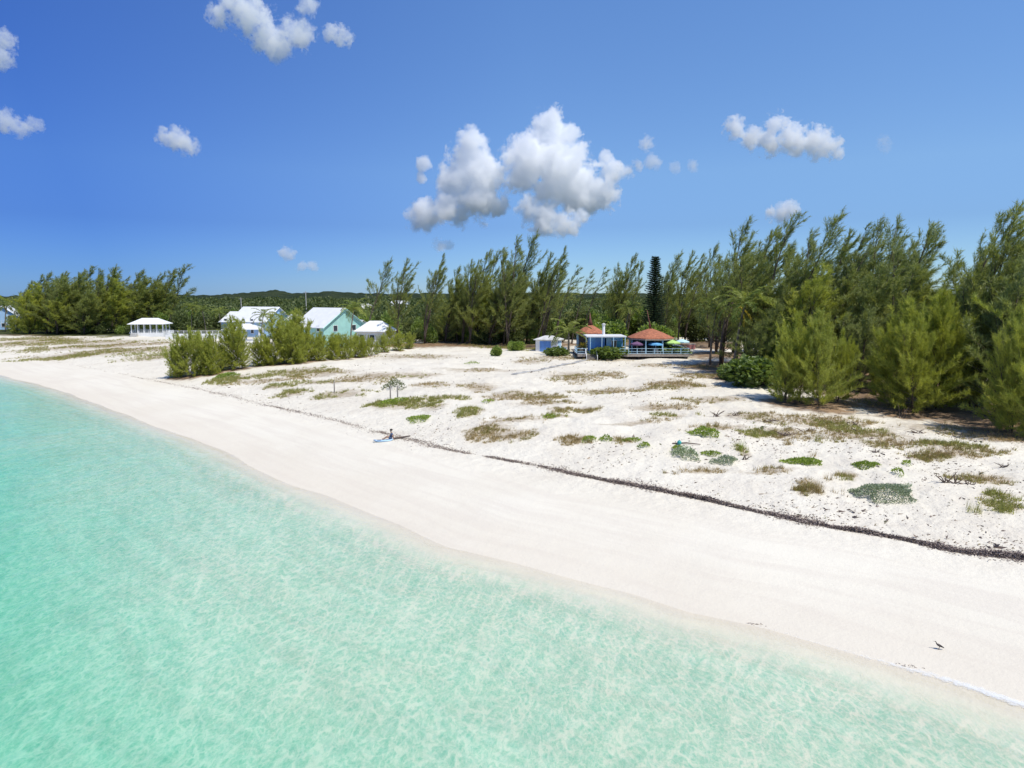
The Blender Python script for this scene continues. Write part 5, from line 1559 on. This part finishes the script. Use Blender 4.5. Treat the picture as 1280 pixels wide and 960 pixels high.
twigs(1188, 604, 24, 17, 9, 'bare dead shrub with upright dark twigs on the right dune', 1)
twigs(1208, 606, 16, 6, 6, 'low dead twigs right of the bare upright shrub', 2)
twigs(895, 521, 18, 9, 8, 'dark dead branch pile below the big sea grape', 3)
twigs(920, 520, 12, 6, 6, 'small dead branch right of the pile below the sea grape', 4)
twigs(1130, 522, 20, 18, 3, 'grey stick slanting out of the sand under the big young bush', 5)
twigs(930, 575, 14, 9, 5, 'dead twig lying at the foot of the leafy seedling', 6)
twigs(985, 545, 28, 7, 9, 'wide brown dead branch tangle on the right dune', 7)
twigs(1240, 520, 60, 9, 9, 'pale fallen limbs in the shade at the right edge of the grove', 8)
twigs(960, 528, 26, 6, 8, 'brown brush heap at the left foot of the young bushes', 9)

plant('dune_shrub', 493, 484, 13, 4, 900, 'scrub', 0.22, 0.9, 'small brown green shrub behind the twin wooden posts')

for q, (cx, cy, w_, h_, n_, lab) in enumerate([(1065, 532, 22, 6, 7, 'dry twigs in front of the gap between the two big young bushes'), (1150, 542, 26, 7, 8, 'brown dead sticks in front of the tallest young bush'),
        (1095, 566, 16, 6, 6, 'thin dead twigs above the flatter yellow green mat'), (1255, 585, 18, 8, 6, 'bent dry twigs on bare sand at the right edge'), (1010, 540, 20, 6, 7, 'dry twig scatter in front of the left big young bush')]):
    twigs(cx, cy, w_, h_, n_, lab, 40 + q)

# posts standing on the beach
for cx, cy, tpx_, lab in [(418, 491, 476, 'single wooden post in the green patch left of the twin posts'), (488, 500, 481, 'left one of the twin wooden posts in the green patch'), (497, 500, 482, 'right one of the twin wooden posts in the green patch')]:
    X, Y, Z = P(cx, cy); h = at(cx, tpx_, Y)[2] - Z
    o = MB().tube([(0, 0, -0.4), (0.02, 0, h * 0.5), (0.0, 0.02, h)], [0.09, 0.08, 0.07], 8).build('wooden_post', M_['timber']); o.location = (X, Y, Z); tag(o, lab, 'post', 'wooden posts on the beach')

# teal float with a stick
X, Y, Z = P(849, 556)
fl_m = plain('teal_plastic', (0.03, 0.33, 0.33), 0.4, 0.15, 5.0)
r = empty('fishing_float', (X, Y, Z), 0.3); tag(r, 'teal plastic float washed up on the dune above the grey green mound', 'float')
MB().ring([(0.04, 0.0), (0.13, 0.04), (0.18, 0.14), (0.17, 0.22), (0.12, 0.31), (0.045, 0.345)], 14).build('buoy', fl_m, r, smooth=True)
MB().ring([(0.03, 0.335), (0.035, 0.39), (0.02, 0.41)], 8).build('eyelet', fl_m, r, smooth=True)
o = MB().tube([(-0.5, 0.1, 0.06), (0.6, 0.0, 0.12), (1.7, -0.25, 0.05)], [0.05, 0.06, 0.03], 5).build('driftwood', M_['deadwood']); o.location = (X, Y + 0.15, Z)
tag(o, 'long dark driftwood stick lying at the teal float', 'driftwood')


# ------------------------------------------------------------------ the sitting person, the board and the pole beside it
def skin(name, nodes, edges, mat, parent=None, sub=2):
    me = bpy.data.meshes.new(name); me.from_pydata([n[:3] for n in nodes], edges, [])
    o = bpy.data.objects.new(name, me); link(o)
    md = o.modifiers.new('skin', 'SKIN'); s = o.modifiers.new('sub', 'SUBSURF'); s.levels = sub; s.render_levels = sub
    for i, n in enumerate(nodes):
        r = n[3]; me.skin_vertices[0].data[i].radius = (r, r) if isinstance(r, (int, float)) else r
    me.skin_vertices[0].data[0].use_root = True
    bpy.context.view_layer.update()
    m2 = bpy.data.meshes.new_from_object(o.evaluated_get(bpy.context.evaluated_depsgraph_get()))
    o.modifiers.clear(); o.data = m2; m2.name = name; m2.materials.clear(); m2.materials.append(mat)
    for p in m2.polygons: p.use_smooth = True
    if parent is not None: o.parent = parent
    return o


skin_m = plain('skin', (0.33, 0.19, 0.12), 0.55, 0.06, 8.0)
hair_m = plain('dark_hair', (0.025, 0.018, 0.014), 0.7, 0.2, 20.0)
navy_m = plain('navy_cloth', (0.045, 0.085, 0.17), 0.85, 0.12, 6.0)
pale_m = plain('pale_blue_board', (0.42, 0.60, 0.78), 0.35, 0.05, 4.0)
X, Y, Z = P(489, 550.5)
# local frame: +X right in the picture; the person sits on the board facing left with legs stretched out
person = empty('person', (X, Y, Z + 0.02), R(8)); tag(person, 'person in a navy top sitting on the sand beside a pale blue board', 'person')
N_ = [(0.0, 0, 0.17, 0.135), (0.03, 0, 0.36, 0.125), (0.05, 0, 0.55, 0.135), (0.04, 0, 0.66, 0.075), (0.02, 0, 0.74, 0.058), (0.0, 0, 0.84, 0.098), (-0.005, 0, 0.77, 0.088)]
E_ = [(0, 1), (1, 2), (2, 3), (3, 4), (4, 5), (5, 6)]
for s in (-1, 1):
    k = len(N_)
    N_ += [(-0.05, s * 0.11, 0.16, 0.095), (-0.36, s * 0.14, 0.30, 0.072), (-0.70, s * 0.13, 0.09, 0.047), (-0.74, s * 0.13, 0.055, 0.042), (-0.83, s * 0.14, 0.12, 0.033)]
    E_ += [(0, k), (k, k + 1), (k + 1, k + 2), (k + 2, k + 3), (k + 3, k + 4)]
    k = len(N_)
    N_ += [(0.04, s * 0.19, 0.60, 0.058), (0.16, s * 0.24, 0.38, 0.043), (0.24, s * 0.25, 0.13, 0.032), (0.26, s * 0.25, 0.06, 0.028)]
    E_ += [(2, k), (k, k + 1), (k + 1, k + 2), (k + 2, k + 3)]
    for f, (dy, L) in enumerate([(-0.03, 0.075), (-0.01, 0.085), (0.01, 0.08), (0.03, 0.065)]):
        k2 = len(N_); N_ += [(0.27 + 0.03, s * 0.25 + dy, 0.035, 0.010), (0.27 + 0.03 + L, s * 0.25 + dy * 1.4, 0.018, 0.008)]; E_ += [(k + 3, k2), (k2, k2 + 1)]
    k2 = len(N_); N_ += [(0.26, s * 0.25 - s * 0.05, 0.04, 0.010), (0.30, s * 0.25 - s * 0.085, 0.02, 0.009)]; E_ += [(k + 3, k2), (k2, k2 + 1)]
k2 = len(N_); N_ += [(-0.10, 0, 0.83, 0.018)]; E_ += [(5, k2)]          # nose
skin('body', N_, E_, skin_m, person)
sh = skin('shirt', [(0.01, 0, 0.20, 0.150), (0.03, 0, 0.36, 0.142), (0.05, 0, 0.55, 0.150), (0.045, 0, 0.64, 0.095), (0.04, 0.19, 0.60, 0.075), (0.12, 0.23, 0.45, 0.060), (0.04, -0.19, 0.60, 0.075), (0.12, -0.23, 0.45, 0.060)],
          [(0, 1), (1, 2), (2, 3), (2, 4), (4, 5), (2, 6), (6, 7)], navy_m, person)
skin('shorts', [(0.0, 0, 0.165, 0.145), (-0.05, 0.11, 0.16, 0.108), (-0.26, 0.135, 0.255, 0.090), (-0.05, -0.11, 0.16, 0.108), (-0.26, -0.135, 0.255, 0.090)], [(0, 1), (1, 2), (0, 3), (3, 4)], navy_m, person)
hr = MB().ring([(0.02, 0.985), (0.09, 0.975), (0.118, 0.92), (0.116, 0.85), (0.09, 0.80)], 14, c=(0.022, 0, 0.04)).build('hair', hair_m, person, smooth=True)
for s in (-1, 1):
    MB().ring([(0.004, -0.01), (0.013, 0.0), (0.004, 0.01)], 8, c=(-0.088, s * 0.034, 0.868)).build('eye', hair_m, person)
MB().box((-0.094, 0, 0.79), (0.01, 0.045, 0.012)).build('mouth', plain('lips', (0.28, 0.11, 0.09), 0.5), person)
# board in front (towards the sea) of the person
X2, Y2, Z2 = P(479.5, 552.2)
n = 15; vs = []; fs = []
for i in range(n):
    u = i / (n - 1); xx = (u - 0.5) * 1.75; hw = 0.30 * (1 - abs(2 * u - 1) ** 2.6) ** 0.6 + 0.01; rk = 0.10 * abs(2 * u - 1) ** 4
    vs += [(xx, -hw, 0.05 + rk), (xx, -hw * 0.8, 0.0 + rk), (xx, hw * 0.8, 0.0 + rk), (xx, hw, 0.05 + rk), (xx, hw * 0.85, 0.10 + rk), (xx, -hw * 0.85, 0.10 + rk)]
for i in range(n - 1):
    for k in range(6): k2 = (k + 1) % 6; fs.append((i * 6 + k, i * 6 + k2, (i + 1) * 6 + k2, (i + 1) * 6 + k))
fs += [tuple(range(6)), tuple((n - 1) * 6 + k for k in reversed(range(6)))]
bd = empty('paddle_board', (X2, Y2, Z2 + 0.02), R(14)); tag(bd, 'pale blue board lying on the sand on the sea side of the person', 'board')
MB().add(vs, fs).build('hull', pale_m, bd, smooth=True)
MB().box((-0.55, 0, 0.115), (0.7, 0.36, 0.012)).build('deck_pad', navy_m, bd)
MB().add([(0.60, -0.012, 0.0), (0.74, -0.012, 0.0), (0.77, -0.012, -0.14), (0.60, 0.012, 0.0), (0.74, 0.012, 0.0), (0.77, 0.012, -0.14)], [(0, 1, 2), (5, 4, 3), (0, 3, 4, 1), (1, 4, 5, 2), (2, 5, 3, 0)]).build('fin', navy_m, bd)
X3, Y3, Z3 = P(502, 548.2)
o = MB().tube([(-0.75, -0.35, 0.05), (0.0, 0.02, 0.10), (0.75, 0.4, 0.16)], [0.06, 0.075, 0.05], 7).build('driftwood', M_['deadwood']); o.location = (X3, Y3, Z3); tag(o, 'dark straight log lying just right of the sitting person', 'driftwood')

# ------------------------------------------------------------------ the wading bird on the beach
X, Y, Z = P(1173.5, 812)
bird_m = plain('grey_brown_feathers', (0.085, 0.068, 0.062), 0.8, 0.25, 30.0)
leg_m = plain('dark_bird_leg', (0.05, 0.04, 0.03), 0.6)
bird = empty('shore_bird', (X, Y, Z), R(160)); bird.scale = (0.8, 0.8, 0.8); tag(bird, 'dark wading bird standing on the smooth pale sand at lower right', 'bird')
skin('body', [(0.0, 0, 0.21, 0.062), (0.07, 0, 0.245, 0.054), (0.115, 0, 0.285, 0.030), (0.135, 0, 0.335, 0.021), (0.150, 0, 0.375, 0.020), (0.170, 0, 0.388, 0.026), (0.195, 0, 0.386, 0.013), (-0.09, 0, 0.175, 0.045), (-0.17, 0, 0.135, 0.022), (-0.23, 0, 0.105, 0.014)],
     [(0, 1), (1, 2), (2, 3), (3, 4), (4, 5), (5, 6), (0, 7), (7, 8), (8, 9)], bird_m, bird)
MB().tube([(0.195, 0, 0.386), (0.235, 0, 0.378), (0.27, 0, 0.368)], [0.009, 0.006, 0.002], 6).build('beak', leg_m, bird)
for s in (-1, 1):
    MB().tube([(0.0, s * 0.028, 0.18), (-0.015, s * 0.03, 0.10), (0.005, s * 0.03, 0.005)], [0.011, 0.007, 0.006], 6).tube([(-0.02, s * 0.03, 0.006), (0.05, s * 0.035, 0.006)], 0.005, 5).build('leg', leg_m, bird)
    wv_ = [(0.07, s * 0.058, 0.25), (0.0, s * 0.070, 0.262), (-0.12, s * 0.050, 0.20), (-0.22, s * 0.018, 0.135), (-0.10, s * 0.056, 0.165), (0.02, s * 0.068, 0.20)]
    MB().add(wv_ + [(p[0], p[1] - s * 0.012, p[2]) for p in wv_], [(0, 1, 2, 3, 4, 5), (11, 10, 9, 8, 7, 6)] + [(i, (i + 1) % 6, 6 + (i + 1) % 6, 6 + i) for i in range(6)]).build('wing', bird_m, bird, smooth=True)
    MB().ring([(0.001, -0.004), (0.005, 0.0), (0.001, 0.004)], 6, c=(0.180, s * 0.021, 0.394)).build('eye', hair_m, bird)
# small scraps of weed at the water's edge
for cx, cy, n, lab in [(945, 781, 26, 'short dark scrap of seaweed at the water edge, left of the bird'), (1135, 834, 22, 'thin brown scrap of seaweed at the water edge below the bird')]:
    X, Y, Z = P(cx, cy); x = rng.normal(size=n) * 0.22; y = rng.normal(size=n) * 0.05 - x * 0.35
    V, F = leaves(np.stack([x, y, np.full(n, 0.02)], 1), unit(rng.normal(size=(n, 3)) * np.array([1, .6, .2])), rng.uniform(0.06, 0.14, n), np.full(n, 0.03), rng)
    o = obj_np('seaweed_scrap', V, F, sm, tint=np.repeat(rng.random(n), 4)); o.location = (X, Y, Z); tag(o, lab, 'seaweed')
